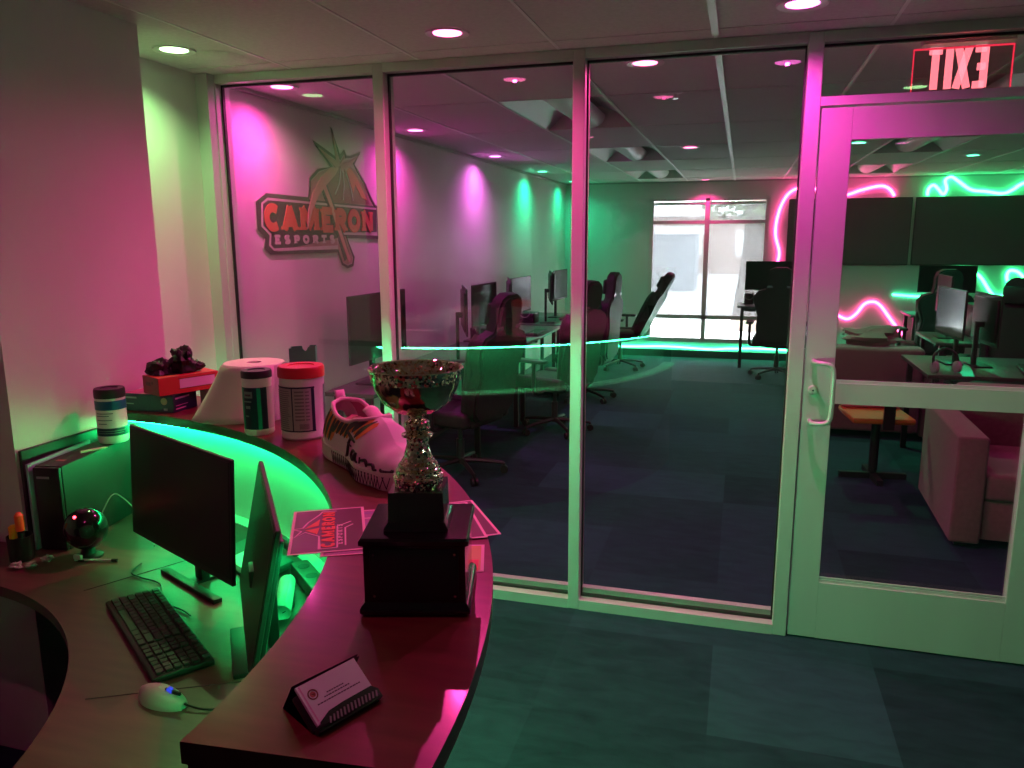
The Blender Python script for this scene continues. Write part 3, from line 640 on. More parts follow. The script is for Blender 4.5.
card('print_card', 'small yellow and red card right beside the black plinth', (-0.462, 1.298), (0.30, -0.95), 0.125, 0.050, ZT+0.0003, mat('print_yellow', (0.65, 0.45, 0.10), 0.5),
     [lambda t, w_, h_: MB().box((0.010, -h_/2+0.004, 0.0012), (w_/2-0.003, h_/2-0.010, 0.0015)).obj('drawing', prR, t)])

# ---- business card holder
B1, B2, T1, T2 = V((-0.470, 0.749, ZT+0.012)), V((-0.433, 0.834, ZT+0.012)), V((-0.510, 0.775, ZT+0.048)), V((-0.469, 0.863, ZT+0.048))
u = (B2-B1).normalized(); n = u.cross((T1-B1)).normalized()
if n.z < 0: n = -n
Mc_ = frame(B1, u, n)
if (Mc_.to_3x3() @ V((0, 1, 0))).z < 0: print('flip')
hold = thing('card_holder', 'small black card holder on the near part of the counter', 'card holder', (0, 0, 0))
m = MB()
m.box((-0.005, -0.006, -0.012), (0.095, 0.044, -0.0035), bev=0.003, M=Mc_)
hp = [(-0.006, -0.011), (0.0985, -0.011), (0.0985, 0.012)] + [(0.0985-0.0985*k/10, 0.012+0.004*sin(pi*k/10)-0.010*(1-abs(1-2*k/10))**0.6) for k in range(1, 11)] + [(-0.006, 0.014)]
m.prism([(-0.001, -0.012), (0.097, -0.012), (0.097, 0.000), (0.090, 0.0075), (0.045, 0.0075), (0.022, 0.006), (0.006, -0.001), (0.003, -0.006), (-0.001, -0.008)], 0.0016, 0.0036, 0, Mc_)
m.box((-0.003, -0.013, -0.012), (0.097, -0.004, 0.0036), bev=0.002, M=Mc_)
# back leg of the wedge reaching the counter
back = (T1+T2)/2
e0 = T1-n*0.012-u*0.003; e1 = T2-n*0.012+u*0.004
g0 = V((e0.x-0.020, e0.y+0.008, ZT)); g1 = V((e1.x-0.020, e1.y+0.008, ZT))
m.grid([[e0, e1], [g0, g1], [g0+V((0.006, -0.003, 0)), g1+V((0.006, -0.003, 0))], [e0-n*0.004+V((0.004, 0, 0)), e1-n*0.004+V((0.004, 0, 0))]], closeu=False)
f0 = B1-n*0.010-u*0.003; f1 = B2-n*0.010+u*0.004
m.grid([[f0, f1], [V((f0.x, f0.y, ZT)), V((f1.x, f1.y, ZT))], [V((g0.x, g0.y, ZT)), V((g1.x, g1.y, ZT))]])
m.obj('wedge_body', mat('holder_black', (0.012, 0.014, 0.012), 0.35), hold)
m = MB()
for k in range(14): strokes(m, [[(0.016+k*0.0056, -0.0085), (0.020+k*0.0056, -0.001+0.002*sin(k/4))]], 0.0022, Mc_, 0.0036, 0.0042, 0)
m.obj('raised_lettering', mat('holder_print', (0.30, 0.26, 0.27), 0.5), hold)
bc = thing('business_card', 'white business card with round red seal standing in the black holder', 'business card', (0, 0, 0))
MB().box((0.001, -0.003, -0.003), (0.0925, 0.0515, 0.0012), M=Mc_).obj('card', mat('card_stock', (0.80, 0.76, 0.79), 0.6), bc)
MB().prism([(0.004, 0.001), (0.006, 0.001), (0.006, 0.0505), (0.004, 0.0505)], 0.0012, 0.0013, 0, Mc_).obj('margin_line', mat('card_pink', (0.75, 0.30, 0.55), 0.6), bc)
m = MB(); strokes(m, [arc(0.0165, 0.034, 0.0062, 0.0062, 0, 360, 24)], 0.0016, Mc_, 0.0012, 0.0014, 0); m.prism(arc(0.0165, 0.034, 0.0040, 0.0040, 0, 345, 16), 0.0012, 0.0014, 1, Mc_); m.prism([(0.014, 0.036), (0.020, 0.034), (0.018, 0.031)], 0.0014, 0.0016, 0, Mc_)
m.obj('seal', [mat('seal_brown', (0.22, 0.05, 0.03), 0.6), mat('seal_red', (0.55, 0.14, 0.12), 0.6)], bc)
m = MB(); ink = mat('ink', (0.10, 0.06, 0.10), 0.7)
rr = random.Random(3)
for row, (xa, xb, y) in enumerate([(0.034, 0.060, 0.0275), (0.028, 0.067, 0.0235), (0.015, 0.081, 0.0185)]):
    x = xa
    while x < xb:
        w_ = rr.uniform(0.0015, 0.005); m.box((x, y, 0.0012), (min(xb, x+w_), y+0.0016, 0.00135), M=Mc_); x += w_+0.0007
m.obj('printed_lines', ink, bc)

# ---- canisters
def canister(name, label, x, y, z, r, h, lid, lidh, body, bands, rz_=0, lipw=1.02):
    t = thing(name, label, 'canister', (x, y, z), rz_)
    m = MB(); m.lathe([(r*0.93, 0), (r, 0.006), (r, 0.02), (r*0.985, 0.024), (r*0.985, h*0.83), (r, h*0.86), (r*0.93, h*0.90), (r*0.93, h-lidh+0.004)], 48); m.obj('body', body, t)
    m = MB(); m.lathe([(r*lipw, h-lidh), (r*lipw, h-0.006), (r*lipw*0.95, h), (r*0.60, h), (r*0.58, h-0.003), (0.0, h-0.003)], 48, cap=False); m.obj('lid', lid, t)
    for nm, a0, a1, z0, z1, mt in bands:
        rows = [[V(((r*0.985+0.0012)*cos(radians(a0+(a1-a0)*k/32)), (r*0.985+0.0012)*sin(radians(a0+(a1-a0)*k/32)), zz)) for k in range(33)] for zz in (z0, z1)]
        m = MB(); m.grid(rows); m.obj(nm, mt, t)
    return t
def cyl_marks(t, nm, r, quads, mt, off=0.0020):
    m = MB()
    for a0, a1, z0, z1 in quads: m.grid([[V(((r+off)*cos(radians(a0+(a1-a0)*k/6)), (r+off)*sin(radians(a0+(a1-a0)*k/6)), zz)) for k in range(7)] for zz in (z0, z1)])
    return m.obj(nm, mt, t)
cream = mat('canister_white', (0.80, 0.78, 0.76), 0.35)
blkLid = mat('lid_black', (0.02, 0.018, 0.02), 0.4); redLid = mat('lid_red', (0.62, 0.012, 0.028), 0.35)
labB = mat('label_blue', (0.01, 0.05, 0.13), 0.35); labT = mat('label_teal', (0.005, 0.30, 0.16), 0.3); labD = mat('label_navy', (0.008, 0.02, 0.05), 0.3); labG = mat('label_grey', (0.42, 0.40, 0.40), 0.5)
# camera lies towards azimuth of each can: angles measured there
def az(x, y): return math.degrees(atan2(-y, -x))
x, y, r, h = -1.412, 2.032, 0.0450, 0.199; a = az(x, y)
t = canister('wipes_canister', 'slim wipes canister with black lid and dark green label', x, y, ZT, r, h, blkLid, 0.022, cream,
     [('label', a-105, a+35, 0.020, 0.150, labD), ('side_label', a+35, a+95, 0.020, 0.150, mat('label_lilac', (0.60, 0.42, 0.55), 0.45))])
lab(cyl_marks(t, 'green_stripe', r, [(a-70, a-58, 0.020, 0.15), (a-4, a+10, 0.020, 0.149)], labT), 'bright green stripes on the label')
cyl_marks(t, 'label_print', r, [(a-58, a-25, 0.105, 0.109), (a-55, a-20, 0.118, 0.138), (a-50, a-30, 0.085, 0.094), (a-52, a-38, 0.060, 0.064)], mat('label_print_grey', (0.20, 0.26, 0.26), 0.5), 0.0024)
cyl_marks(t, 'label_print', r, [(a-50, a-26, 0.124, 0.130)], ink, 0.0030)
x, y, r, h = -1.258, 2.035, 0.0665, 0.219; a = az(x, y)
t = canister('wipes_canister', 'wide white wipes canister with a bright red lid', x, y, ZT, r, h, redLid, 0.032, cream,
     [('label', a-95, a+22, 0.030, 0.160, labG), ('label_border', a+22, a+31, 0.028, 0.162, labD), ('side_label', a+66, a+130, 0.028, 0.162, mat('label_slate', (0.12, 0.18, 0.18), 0.4))], lipw=1.04)
cyl_marks(t, 'label_border', r, [(a-95, a+31, 0.158, 0.163), (a-95, a+31, 0.027, 0.031), (a-28, a-25, 0.03, 0.16)], labD, 0.0020)
rr = random.Random(5); qs = []
for k in range(19):
    z = 0.037+k*0.0062
    qs += [(a-90, a-32-rr.uniform(0, 8), z, z+0.0025)]
for k in range(9):
    z = 0.062+k*0.0105
    qs += [(a-20, a+3, z, z+0.005), (a+6, a+16, z, z+0.004)]
cyl_marks(t, 'label_print', r, qs, mat('label_text_grey', (0.20, 0.18, 0.19), 0.6), 0.0022)
cyl_marks(t, 'bar_code', r, [(a-10+k*2.4, a-8.8+k*2.4, 0.036, 0.052) for k in range(10)], ink, 0.0022)
# ---- paper towel roll with its loose end
x, y = -1.552, 2.225
t = thing('paper_towel_roll', 'large pale paper towel roll standing behind the canisters, loose end flaring out', 'paper roll', (x, y, ZT))
R_, H_ = 0.101, 0.187
towel = mat('towel_paper', (0.72, 0.66, 0.62), 0.9)
m = MB(); m.lathe([(0.022, H_-0.03), (0.024, H_), (R_-0.004, H_), (R_, H_-0.004), (R_, 0.0), (0.024, 0.0)], 64, cap=False); m.lathe([(0.0, H_-0.03), (0.024, H_-0.03)], 24, cap=False); m.obj('roll', towel, t)
a0 = az(x, y)
rows = []
for j in range(9):
    s_ = j/8; z = H_-0.004-s_*(H_-0.006)
    row = []
    for k in range(15):
        u_ = k/14; ang = radians(a0+35-125*u_); ext = 0.004+(0.105*s_**1.15)*max(0, (u_-0.35)/0.65)**1.3
        row.append(V(((R_+ext)*cos(ang), (R_+ext)*sin(ang), z)))
    rows.append(row)
m = MB(); m.grid(rows); o = m.obj('loose_sheet', towel, t); md = o.modifiers.new('thick', 'SOLIDIFY'); md.thickness = 0.0015

# ---- glove boxes
def boxset(name, label, x, y, z, rz_, L, D, H, mats, cat='box'):
    t = thing(name, label, cat, (x, y, z), rz_)
    m = MB(); m.box((0, 0, 0), (L, D, H), 0, 0.001, 1); m.bm.faces.ensure_lookup_table(); m.bm.normal_update()
    for f in m.bm.faces:
        n_ = f.normal
        if n_.z > 0.9: f.material_index = 1
        elif n_.x > 0.9: f.material_index = 2
    m.obj('carton', mats, t)
    return t
tealF = mat('carton_teal', (0.018, 0.09, 0.095), 0.5); pinkT = mat('carton_rose', (0.55, 0.16, 0.25), 0.5); navy = mat('carton_navy', (0.012, 0.018, 0.045), 0.5)
t = boxset('glove_box', 'teal disposable glove carton lying on the counter by the column', -2.065, 2.185, ZT, radians(1), 0.205, 0.125, 0.062, [tealF, pinkT, navy])
prt = mat('carton_print', (0.30, 0.50, 0.46), 0.5)
MB().box((0.010, -0.0008, 0.045), (0.055, 0, 0.051)).box((0.010, -0.0008, 0.024), (0.042, 0, 0.028)).box((0.165, -0.0008, 0.007), (0.180, 0, 0.015)).obj('print_marks', prt, t)
MB().prism(arc(0.168, 0.040, 0.013, 0.013, 0, 345, 20), 0, 0.0008, 0, frame((0, -0.0, 0), (1, 0, 0), (0, -1, 0))).obj('round_mark', mat('carton_seal', (0.45, 0.55, 0.30), 0.5), t)
MB().box((0.2050, 0.012, 0.046), (0.2058, 0.085, 0.052)).box((0.2050, 0.012, 0.010), (0.2058, 0.065, 0.014)).box((0.2050, 0.012, 0.022), (0.2058, 0.075, 0.024)).obj('print_marks', mat('carton_print_pink', (0.55, 0.25, 0.45), 0.5), t)
MB().box((0.075, 0.02, 0.062), (0.19, 0.085, 0.0628)).obj('window_print', labD, t)
t = boxset('carton', 'small pale carton standing behind the teal glove carton', -1.86, 2.33, ZT, radians(8), 0.16, 0.10, 0.066, [mat('carton_pale', (0.45, 0.42, 0.40), 0.7), paper, mat('carton_pale', rough=0.7)])
redC = mat('carton_red', (0.55, 0.012, 0.026), 0.45); redD = mat('carton_red_front', (0.20, 0.02, 0.018), 0.5)
t = boxset('glove_box', 'red disposable glove carton resting on the teal carton', -2.03, 2.215, ZT+0.0660, radians(22), 0.115, 0.22, 0.062, [redD, redC, redC])
t.location = (-1.985, 2.195, ZT+0.0655); t.rotation_euler = (0, 0, radians(-24))
MB().box((0.1150, 0.075, 0.018), (0.1158, 0.205, 0.050)).obj('label_panel', mat('carton_lilac', (0.75, 0.45, 0.65), 0.5), t)
MB().box((0.1150, 0.070, 0.015), (0.1154, 0.210, 0.018)).box((0.1150, 0.070, 0.050), (0.1154, 0.210, 0.053)).obj('print_marks', redD, t)
MB().box((0.025, -0.0008, 0.030), (0.055, 0, 0.042)).box((0.065, -0.0008, 0.036), (0.075, 0, 0.046)).obj('print_marks', mat('carton_dark', (0.08, 0.01, 0.01), 0.5), t)
MB().prism(arc(0.0575, 0.11, 0.030, 0.075, 0, 345, 24), 0.062, 0.0624).obj('opening', gasketM, t)
gl = thing('rubber_gloves', 'crumpled black gloves bulging out of the red carton', 'gloves', (-1.895, 2.27, ZT+0.066+0.056), radians(-24))
def crumple(c, r, sc, seed):
    rr = random.Random(seed); g = MB(); g.sphere((0, 0, 0), 1, seg=26)
    ph = [(rr.uniform(2, 5), rr.uniform(0, 6), V((rr.gauss(0, 1), rr.gauss(0, 1), rr.gauss(0, 1))).normalized()) for _ in range(9)]
    for v in g.bm.verts:
        q = v.co.normalized(); k = 1+sum(0.10*(1-2*abs(sin(f*q.dot(d_)+p_))) for f, p_, d_ in ph)
        v.co = V((c[0]+q.x*r*k*sc[0], c[1]+q.y*r*k*sc[1], c[2]+q.z*r*k*sc[2]))
    return g
rub = mat('black_nitrile', (0.014, 0.008, 0.010), 0.5)
g = crumple((0.0, 0.02, 0.045), 0.062, (0.8, 0.8, 1.0), 3)
me = crumple((-0.015, -0.060, 0.022), 0.052, (0.8, 1.0, 0.75), 5); 
tmp = bpy.data.meshes.new('t'); me.bm.to_mesh(tmp); me.bm.free(); g.bm.from_mesh(tmp)
tmp2 = bpy.data.meshes.new('t'); q_ = crumple((0.02, 0.055, 0.028), 0.032, (0.9, 1.1, 0.7), 9); q_.bm.to_mesh(tmp2); q_.bm.free(); g.bm.from_mesh(tmp2)
g.obj('glove_heap', rub, gl, sharp=25)
bpy.data.meshes.remove(tmp); bpy.data.meshes.remove(tmp2)
# dark green carton behind the red-lid canister
t = thing('carton', 'dark green carton with torn top behind the red-lidded canister', 'box', (-1.40, 2.285, ZT), radians(24))
m = MB()
top = [(-0.043, 0.0), (0.043, 0.0), (0.043, 0.238), (0.020, 0.238), (0.012, 0.222), (0.004, 0.218), (-0.004, 0.225), (-0.006, 0.236), (-0.043, 0.234)]
m.prism(top, 0, 0.0015, 0, frame((0, -0.025, 0), (1, 0, 0), (0, -1, 0))); m.prism(top, 0, 0.0015, 0, frame((0, 0.025, 0), (1, 0, 0), (0, -1, 0)))
m.box((-0.043, -0.025, 0), (-0.0415, 0.025, 0.233)); m.box((0.0415, -0.025, 0), (0.043, 0.025, 0.238)); m.box((-0.043, -0.025, 0), (0.043, 0.025, 0.003))
m.obj('carton', mat('carton_green', (0.06, 0.30, 0.17), 0.4), t)

# ---- big novelty canvas shoe
heel = V((-1.085, 1.925, ZT)); toe = V((-0.725, 1.640, ZT))
axis = (toe-heel); SL = axis.length
shoe = thing('canvas_shoe', 'oversized pale sneaker with tiger stripes and script lettering behind the trophy', 'shoe', heel, atan2(axis.y, axis.x))
def lerp(tab, t):
    for (a, va), (b, vb) in zip(tab, tab[1:]):
        if t <= b:
            k = (t-a)/(b-a); k = k*k*(3-2*k); return va+(vb-va)*k
    return tab[-1][1]
wT = [(0, 0.030), (0.06, 0.055), (0.2, 0.066), (0.45, 0.064), (0.7, 0.084), (0.88, 0.070), (0.96, 0.045), (1.0, 0.020)]
hT = [(0, 0.120), (0.08, 0.155), (0.2, 0.185), (0.35, 0.188), (0.5, 0.176), (0.65, 0.145), (0.85, 0.092), (0.95, 0.070), (1.0, 0.045)]
soT = [(0, 0.045), (0.3, 0.036), (0.6, 0.036), (1.0, 0.040)]
def smax(t):  # collar opening between t=.1 and t=.52
    if 0.10 < t < 0.62: return 1-0.46*sin(pi*(t-0.10)/0.52)**0.7
    return 1.0
def SP(t, s, side=-1, off=0.0, inner=1.0):
    """t heel->toe, s 0 sole edge -> 1 ridge"""
    w_ = lerp(wT, t)*inner+off; h0 = lerp(soT, t); h1 = lerp(hT, t)
    y_ = side*w_*(max(0, 1-s**2.0))**0.62
    z_ = h0+(h1-h0)*s**0.85+off*0.6
    lean = -0.018*(1-min(1, t/0.15))*s
    return V((t*SL+lean*-1+0.012*(1-min(1, t/0.15)), y_, z_))
canvas = mat('shoe_canvas', (0.72, 0.66, 0.66), 0.75); lining = mat('shoe_lining', (0.45, 0.18, 0.24), 0.85); stripeO = mat('stripe_orange', (0.70, 0.22, 0.05), 0.7); stripeK = mat('stripe_black', (0.02, 0.015, 0.015), 0.6)
n1, n2 = 40, 14
m = MB()
for side in (-1, 1):
    m.grid([[SP(i/n1, smax(i/n1)*j/n2, side) for j in range(n2+1)] for i in range(n1+1)])
m.obj('upper', canvas, shoe)
m = MB()
for side in (-1, 1):
    m.grid([[SP(0.11+0.50*i/20, smax(0.11+0.50*i/20)*j/8, side, -0.004, 0.93) for j in range(9)] for i in range(21)])
m.grid([[V((SL*(0.08+0.5*i/10), lerp(wT, 0.08+0.5*i/10)*0.9*(2*j/8-1), 0.060)) for j in range(9)] for i in range(11)])
m.obj('lining', lining, shoe)
m = crumple((SL*0.35, 0, 0.100), 0.062, (1.25, 0.72, 0.55), 12); m.obj('stuffing', mat('tissue_rose', (0.42, 0.10, 0.17), 0.9), shoe, sharp=25)
rim = [SP(0.105+0.51*k/20, smax(0.105+0.51*k/20), -1) for k in range(21)]+[SP(0.615-0.51*k/20, smax(0.615-0.51*k/20), 1) for k in range(1, 21)]
MB().tube(rim+[rim[0]], 0.0062, 8, smooth=2).obj('collar', mat('collar_pink', (0.80, 0.55, 0.62), 0.7), shoe)
m = MB(); m.grid([[V((SL*0.10-0.014*q, -0.014+0.028*j/4, 0.150+0.028*q)) for j in range(5)] for q in (0, 0.5, 1)]); o = m.obj('heel_tab', mat('collar_pink', rough=0.7), shoe); o.modifiers.new('thick', 'SOLIDIFY').thickness = 0.004
# tongue
m = MB(); m.grid([[V((SL*(0.50+0.14*i/6), (0.022-0.004*i/6)*(2*j/6-1), 0.168-0.026*i/6-0.010*(2*j/6-1)**2)) for j in range(7)] for i in range(7)]); o = m.obj('tongue', mat('collar_pink', rough=0.7), shoe); o.modifiers.new('thick', 'SOLIDIFY').thickness = 0.005
# sole
rows = []
for i in range(n1+1):
    t_ = i/n1; w_ = lerp(wT, t_)*1.05; h0 = lerp(soT, t_)+0.006; x_ = t_*SL*1.03-0.006+0.012*(1-min(1, t_/0.15))
    rows.append([V((x_, -w_*0.92, 0)), V((x_, -w_, 0.006)), V((x_, -w_, h0)), V((x_, -w_*0.9, h0+0.001)), V((x_, w_*0.9, h0+0.001)), V((x_, w_, h0)), V((x_, w_, 0.006)), V((x_, w_*0.92, 0))])
sole = mat('shoe_sole', (0.62, 0.58, 0.55), 0.6)
ss = MB().grid(rows, closeu=True, capstart=True, capend=True).obj('sole', sole, shoe)
m = MB()
for k in range(26):
    t_ = 0.30+0.026*k
    if t_ > 0.93: break
    for s_ in (-1, 1):
        a_ = t_+s_*0.016; w0, w1 = lerp(wT, t_)*1.05+0.0006, lerp(wT, a_)*1.05+0.0006
        p0, p1 = V((t_*SL*1.03-0.006, -w0, 0.006)), V((a_*SL*1.03-0.006, -w1, 0.036)); m.tube([p0, p1], 0.0011, 4, smooth=1)
m.obj('tread_hatching', stripeK, ss)
# stripes: patches on the lateral side (side -1 faces the camera)
def patch(mb, ctr, wid, mi, off):
    rows = []
    for k, (t_, s_) in enumerate(ctr):
        a_ = ctr[max(0, k-1)]; b_ = ctr[min(len(ctr)-1, k+1)]; dt, ds = (b_[0]-a_[0])*SL, (b_[1]-a_[1])*0.11; l_ = hypot(dt, ds) or 1
        nx, ns = -ds/l_, dt/l_; w_ = wid*(sin(pi*(k+0.6)/(len(ctr)+0.2))**0.8)
        rows.append([SP(min(0.99, max(0.01, t_+nx*w_/SL*e)), min(smax(t_)*0.97, max(0.02, s_+ns*w_/0.11*e)), -1, off) for e in (-1, 0, 1)])
    mb.grid(rows, mi)
m = MB()
for k in range(12):
    t_ = 0.06+0.052*k; lo_ = 0.12 if k < 5 else (0.30 if k < 9 else 0.50); hi_ = smax(t_+0.05)*0.95; patch(m, [(t_+0.011*q-0.02, lo_+(hi_-lo_)*q/7) for q in range(8)], 0.0115, 0, 0.0012)
m.obj('orange_stripes', stripeO, shoe)
m = MB()
for k in range(12):
    t_ = 0.036+0.052*k; lo_ = 0.10 if k < 5 else (0.27 if k < 9 else 0.47); hi_ = smax(t_+0.05)*0.97; patch(m, [(t_+0.011*q-0.02, lo_+(hi_-lo_)*q/7) for q in range(8)], 0.0070, 0, 0.0020)
m.obj('black_stripes', stripeK, shoe)
# script lettering "Fan..." on the side
def script(mb, lines, w_, off):
    for ln in lines:
        pts = [SP(a_, max(0.01, b_), -1, off) for a_, b_ in ln]; mb.tube(pts, lambda u: w_*(0.55+0.6*sin(pi*u)), 6, smooth=5)
m = MB()
T = lambda x, y: (0.46+x*0.21, 0.06+y*0.36)
script(m, [[T(0.75, 1.02), T(0.35, 0.92), T(0.1, 1.0)], [T(0.42, 0.95), T(0.30, 0.5), T(0.20, 0.0), T(0.05, -0.15)], [T(0.18, 0.5), T(0.55, 0.58)],
           [T(1.02, 0.55), T(0.80, 0.58), T(0.72, 0.25), T(0.86, 0.1), T(1.0, 0.35), T(1.05, 0.56), T(1.06, 0.2), T(1.18, 0.12)],
           [T(1.28, 0.56), T(1.30, 0.14)], [T(1.30, 0.35), T(1.48, 0.58), T(1.56, 0.4), T(1.58, 0.12)], [T(1.60, 0.36), T(1.76, 0.58), T(1.84, 0.4), T(1.88, 0.12), T(2.0, 0.2)],
           [T(2.1, 0.56), T(2.14, 0.2), T(2.3, 0.14), T(2.36, 0.56), T(2.36, -0.2)]], 0.0042, 0.0022)
m.obj('script_lettering', stripeK, shoe)
# ------------------------------------------------------------------ on the desk
DZ = 0.7405
def monitor(name, label, pL, pR, z0, h, lean=0.0, thick=0.022, depth=0.045, stand='plate', cat='monitor', group=None, tilt_to=None, smat=None, zb=0.7402):
    """screen spans pL -> pR (seen from its front: left, right), front normal to the right-hand side of that direction"""
    pL, pR = V((*pL, 0)), V((*pR, 0)); u = (pR-pL).normalized(); w_ = (pR-pL).length; c = (pL+pR)/2
    t = thing(name, label, cat, (c.x, c.y, zb), atan2(u.y, u.x), group)
    z = z0-zb
    M = Matrix.Translation((0, 0, z)) @ Matrix.Rotation(-lean, 4, 'X')
    MB().box((-w_/2, 0, 0), (w_/2, thick*0.5, h), 0, 0.002, 1, M).box((-w_/2+0.03, thick*0.5, 0.03), (w_/2-0.03, thick*0.5+0.014, h-0.03), 0, 0.006, 2, M).obj('casing', blackP, t)
    MB().box((-w_/2+0.008, -0.0012, 0.018), (w_/2-0.008, 0.0005, h-0.008), M=M).obj('screen', smat or screenM, t)
    sc = z+h*0.45
    if stand == 'bar':
        MB().box((-0.13, 0.005, 0), (0.165, 0.030, 0.012), bev=0.002).box((-0.02, 0.02, 0), (0.02, 0.16, 0.008), bev=0.002).obj('stand_base', blackP, t)
        MB().box((-0.02, 0.05, 0.0), (0.02, 0.075, sc), bev=0.004).box((-0.03, 0.018, sc-0.04), (0.03, 0.07, sc), bev=0.004).obj('stand_neck', blackP, t)
    else:
        MB().box((-0.11, -0.03, 0), (0.11, 0.09 if stand == 'slim' else 0.13, 0.012), bev=0.004).obj('stand_base', blackP, t)
        MB().box((-0.022, 0.05, 0.010), (0.022, 0.075, sc), bev=0.004).box((-0.03, 0.018, sc-0.04), (0.03, 0.07, sc), bev=0.004).obj('stand_neck', blackP, t)
    return t
monitor('monitor', 'black office monitor facing the desk seat, in front of the computer tower', (-1.662, 1.744), (-1.156, 1.509), 0.826, 0.318, 0.06, stand='bar')
m2 = monitor('monitor', 'black office monitor seen edge-on beside the curved counter', (-1.193, 1.586), (-0.881, 1.178), 0.800, 0.322, 0.21, stand='plate')
# computer tower
t = thing('computer_tower', 'small black computer tower standing by the column under the blue-banded canister', 'computer', (-1.905, 1.752, DZ), radians(10))
MB().box((-0.088, 0.0, 0), (0, 0.36, 0.262), bev=0.004).obj('case', mat('case_black', (0.018, 0.020, 0.019), 0.45), t)
fr = MB().box((-0.086, -0.012, 0.003), (-0.002, 0.0, 0.259), bev=0.003).obj('front_bezel', blackP, t)
MB().box((-0.075, -0.0128, 0.225), (-0.035, -0.012, 0.232)).obj('badge', greyM, fr)
MB().box((-0.058, 0.05, 0.262), (-0.030, 0.066, 0.2626)).obj('badge', mat('badge_red', (0.35, 0.08, 0.10), 0.5), t)
t = thing('backing_board', 'black board leaning against the column behind the computer tower', 'board', (-2.066, 1.66, DZ), 0)
MB().box((-0.010, 0.10, 0), (0.004, 0.44, 0.295), bev=0.004).obj('board', blackP, t)
t = thing('document_folder', 'pale green-lit folder edge standing between the board and the tower', 'folder', (-1.999, 1.722, DZ), radians(10))
MB().box((-0.008, 0, 0), (0.0, 0.29, 0.268), bev=0.001).box((-0.011, 0.004, 0), (-0.008, 0.285, 0.262)).obj('cover', mat('folder_blue', (0.24, 0.42, 0.42), 0.5), t)
x, y = -1.998, 2.045; a = az(x, y)
t = canister('wipes_canister', 'wipes canister with blue band and black lid on top of the computer tower', x+0.025, y-0.015, DZ+0.2645, 0.0465, 0.180, blkLid, 0.030, cream,
     [('blue_band', a-110, a+110, 0.112, 0.142, mat('band_blue', (0.01, 0.09, 0.20), 0.35)), ('dark_band', a-110, a+110, 0.026, 0.052, labD)])
cyl_marks(t, 'label_print', 0.0465, [(a-60, a+5, 0.100, 0.103), (a-60, a-10, 0.092, 0.095), (a-60, a+0, 0.078, 0.081), (a-55, a-20, 0.066, 0.069), (a-60, a+50, 0.042, 0.044), (a-60, a+40, 0.035, 0.037)], mat('label_print_grey', rough=0.5), 0.0022)
t = thing('ballpoint_pen', 'pale pen lying on top of the computer tower', 'pen', (-1.935, 1.90, DZ+0.2665), radians(62))
MB().cyl((-0.035, 0, 0.004), (0.035, 0, 0.004), 0.004, 0.004, 10).cyl((0.035, 0, 0.004), (0.045, 0, 0.004), 0.004, 0.001, 10).obj('barrel', mat('pen_pale', (0.55, 0.65, 0.40), 0.4), t)
t = thing('ballpoint_pen', 'thin pale pen lying flat on the desk in front of the tower', 'pen', (-1.765, 1.700, DZ), radians(14))
MB().cyl((-0.06, 0, 0.005), (0.05, 0, 0.005), 0.0035, 0.0035, 10).obj('barrel', mat('pen_grey', (0.50, 0.55, 0.52), 0.4), t); MB().cyl((0.05, 0, 0.005), (0.066, 0, 0.005), 0.0046, 0.0046, 10).obj('cap', blackP, t)
# round webcam / speaker with red light
t = thing('round_speaker', 'round gloss black desk speaker with red light in front of the tower', 'speaker', (-1.812, 1.725, DZ), 0)
MB().lathe([(0.040, 0), (0.040, 0.006), (0.022, 0.012), (0.016, 0.03)], 32).obj('foot', blackP, t)
MB().sphere((0, 0, 0.088), 0.062, 0, 40, (1, 0.92, 1)).obj('shell', blackG, t)
MB().sphere(V((0, 0, 0.088))+0.061*V((0.05, -0.62, 0.78)).normalized(), 0.0045, 0, 12).obj('indicator_light', mat('red_led', (0.1, 0, 0), 0.5, emit=(1, 0.03, 0.05), es=14), t)
MB().lathe([(0.0, 0.0), (0.018, 0.001), (0.020, 0.0)], 24, M=Matrix.Translation(V((0, 0, 0.088))+0.0595*V((0.72, -0.66, 0.15)).normalized()) @ V((0.72, -0.66, 0.15)).to_track_quat('Z', 'Y').to_matrix().to_4x4(), cap=False).obj('front_lens', blackP, t)
MB().box((-0.010, -0.045, 0.010), (0.016, -0.037, 0.022)).obj('sticker', mat('sticker_pale', (0.45, 0.55, 0.48), 0.5), t)
cab = mat('cable_grey', (0.16, 0.19, 0.18), 0.5); cabK = mat('cable_black', (0.012, 0.012, 0.012), 0.5)
tag(MB().tube([(-1.80, 1.775, DZ+0.115), (-1.80, 1.83, DZ+0.16), (-1.78, 1.88, DZ+0.10), (-1.70, 1.86, DZ+0.03), (-1.66, 1.82, DZ+0.012)], 0.0022, 6).obj('speaker_cable', cab),
    'thin grey cable curling from the round speaker across to the front monitor', 'cable')
tag(MB().tube([(-1.62, 1.72, DZ+0.004), (-1.60, 1.66, DZ+0.004), (-1.55, 1.64, DZ+0.004), (-1.47, 1.62, DZ+0.004), (-1.40, 1.54, DZ+0.004), (-1.31, 1.51, DZ+0.004), (-1.27, 1.49, DZ+0.004)], 0.0022, 6).obj('keyboard_cable', cabK),
    'black keyboard cable looping over the green-lit desk below the front monitor', 'cable')
tag(MB().tube([(-1.030, 1.165, DZ+0.010), (-0.97, 1.17, DZ+0.004), (-0.90, 1.22, DZ+0.004), (-0.84, 1.22, DZ+0.004), (-0.80, 1.16, DZ+0.004)], 0.0022, 6).obj('mouse_cable', cabK),
    'black mouse cable running under the counter', 'cable')
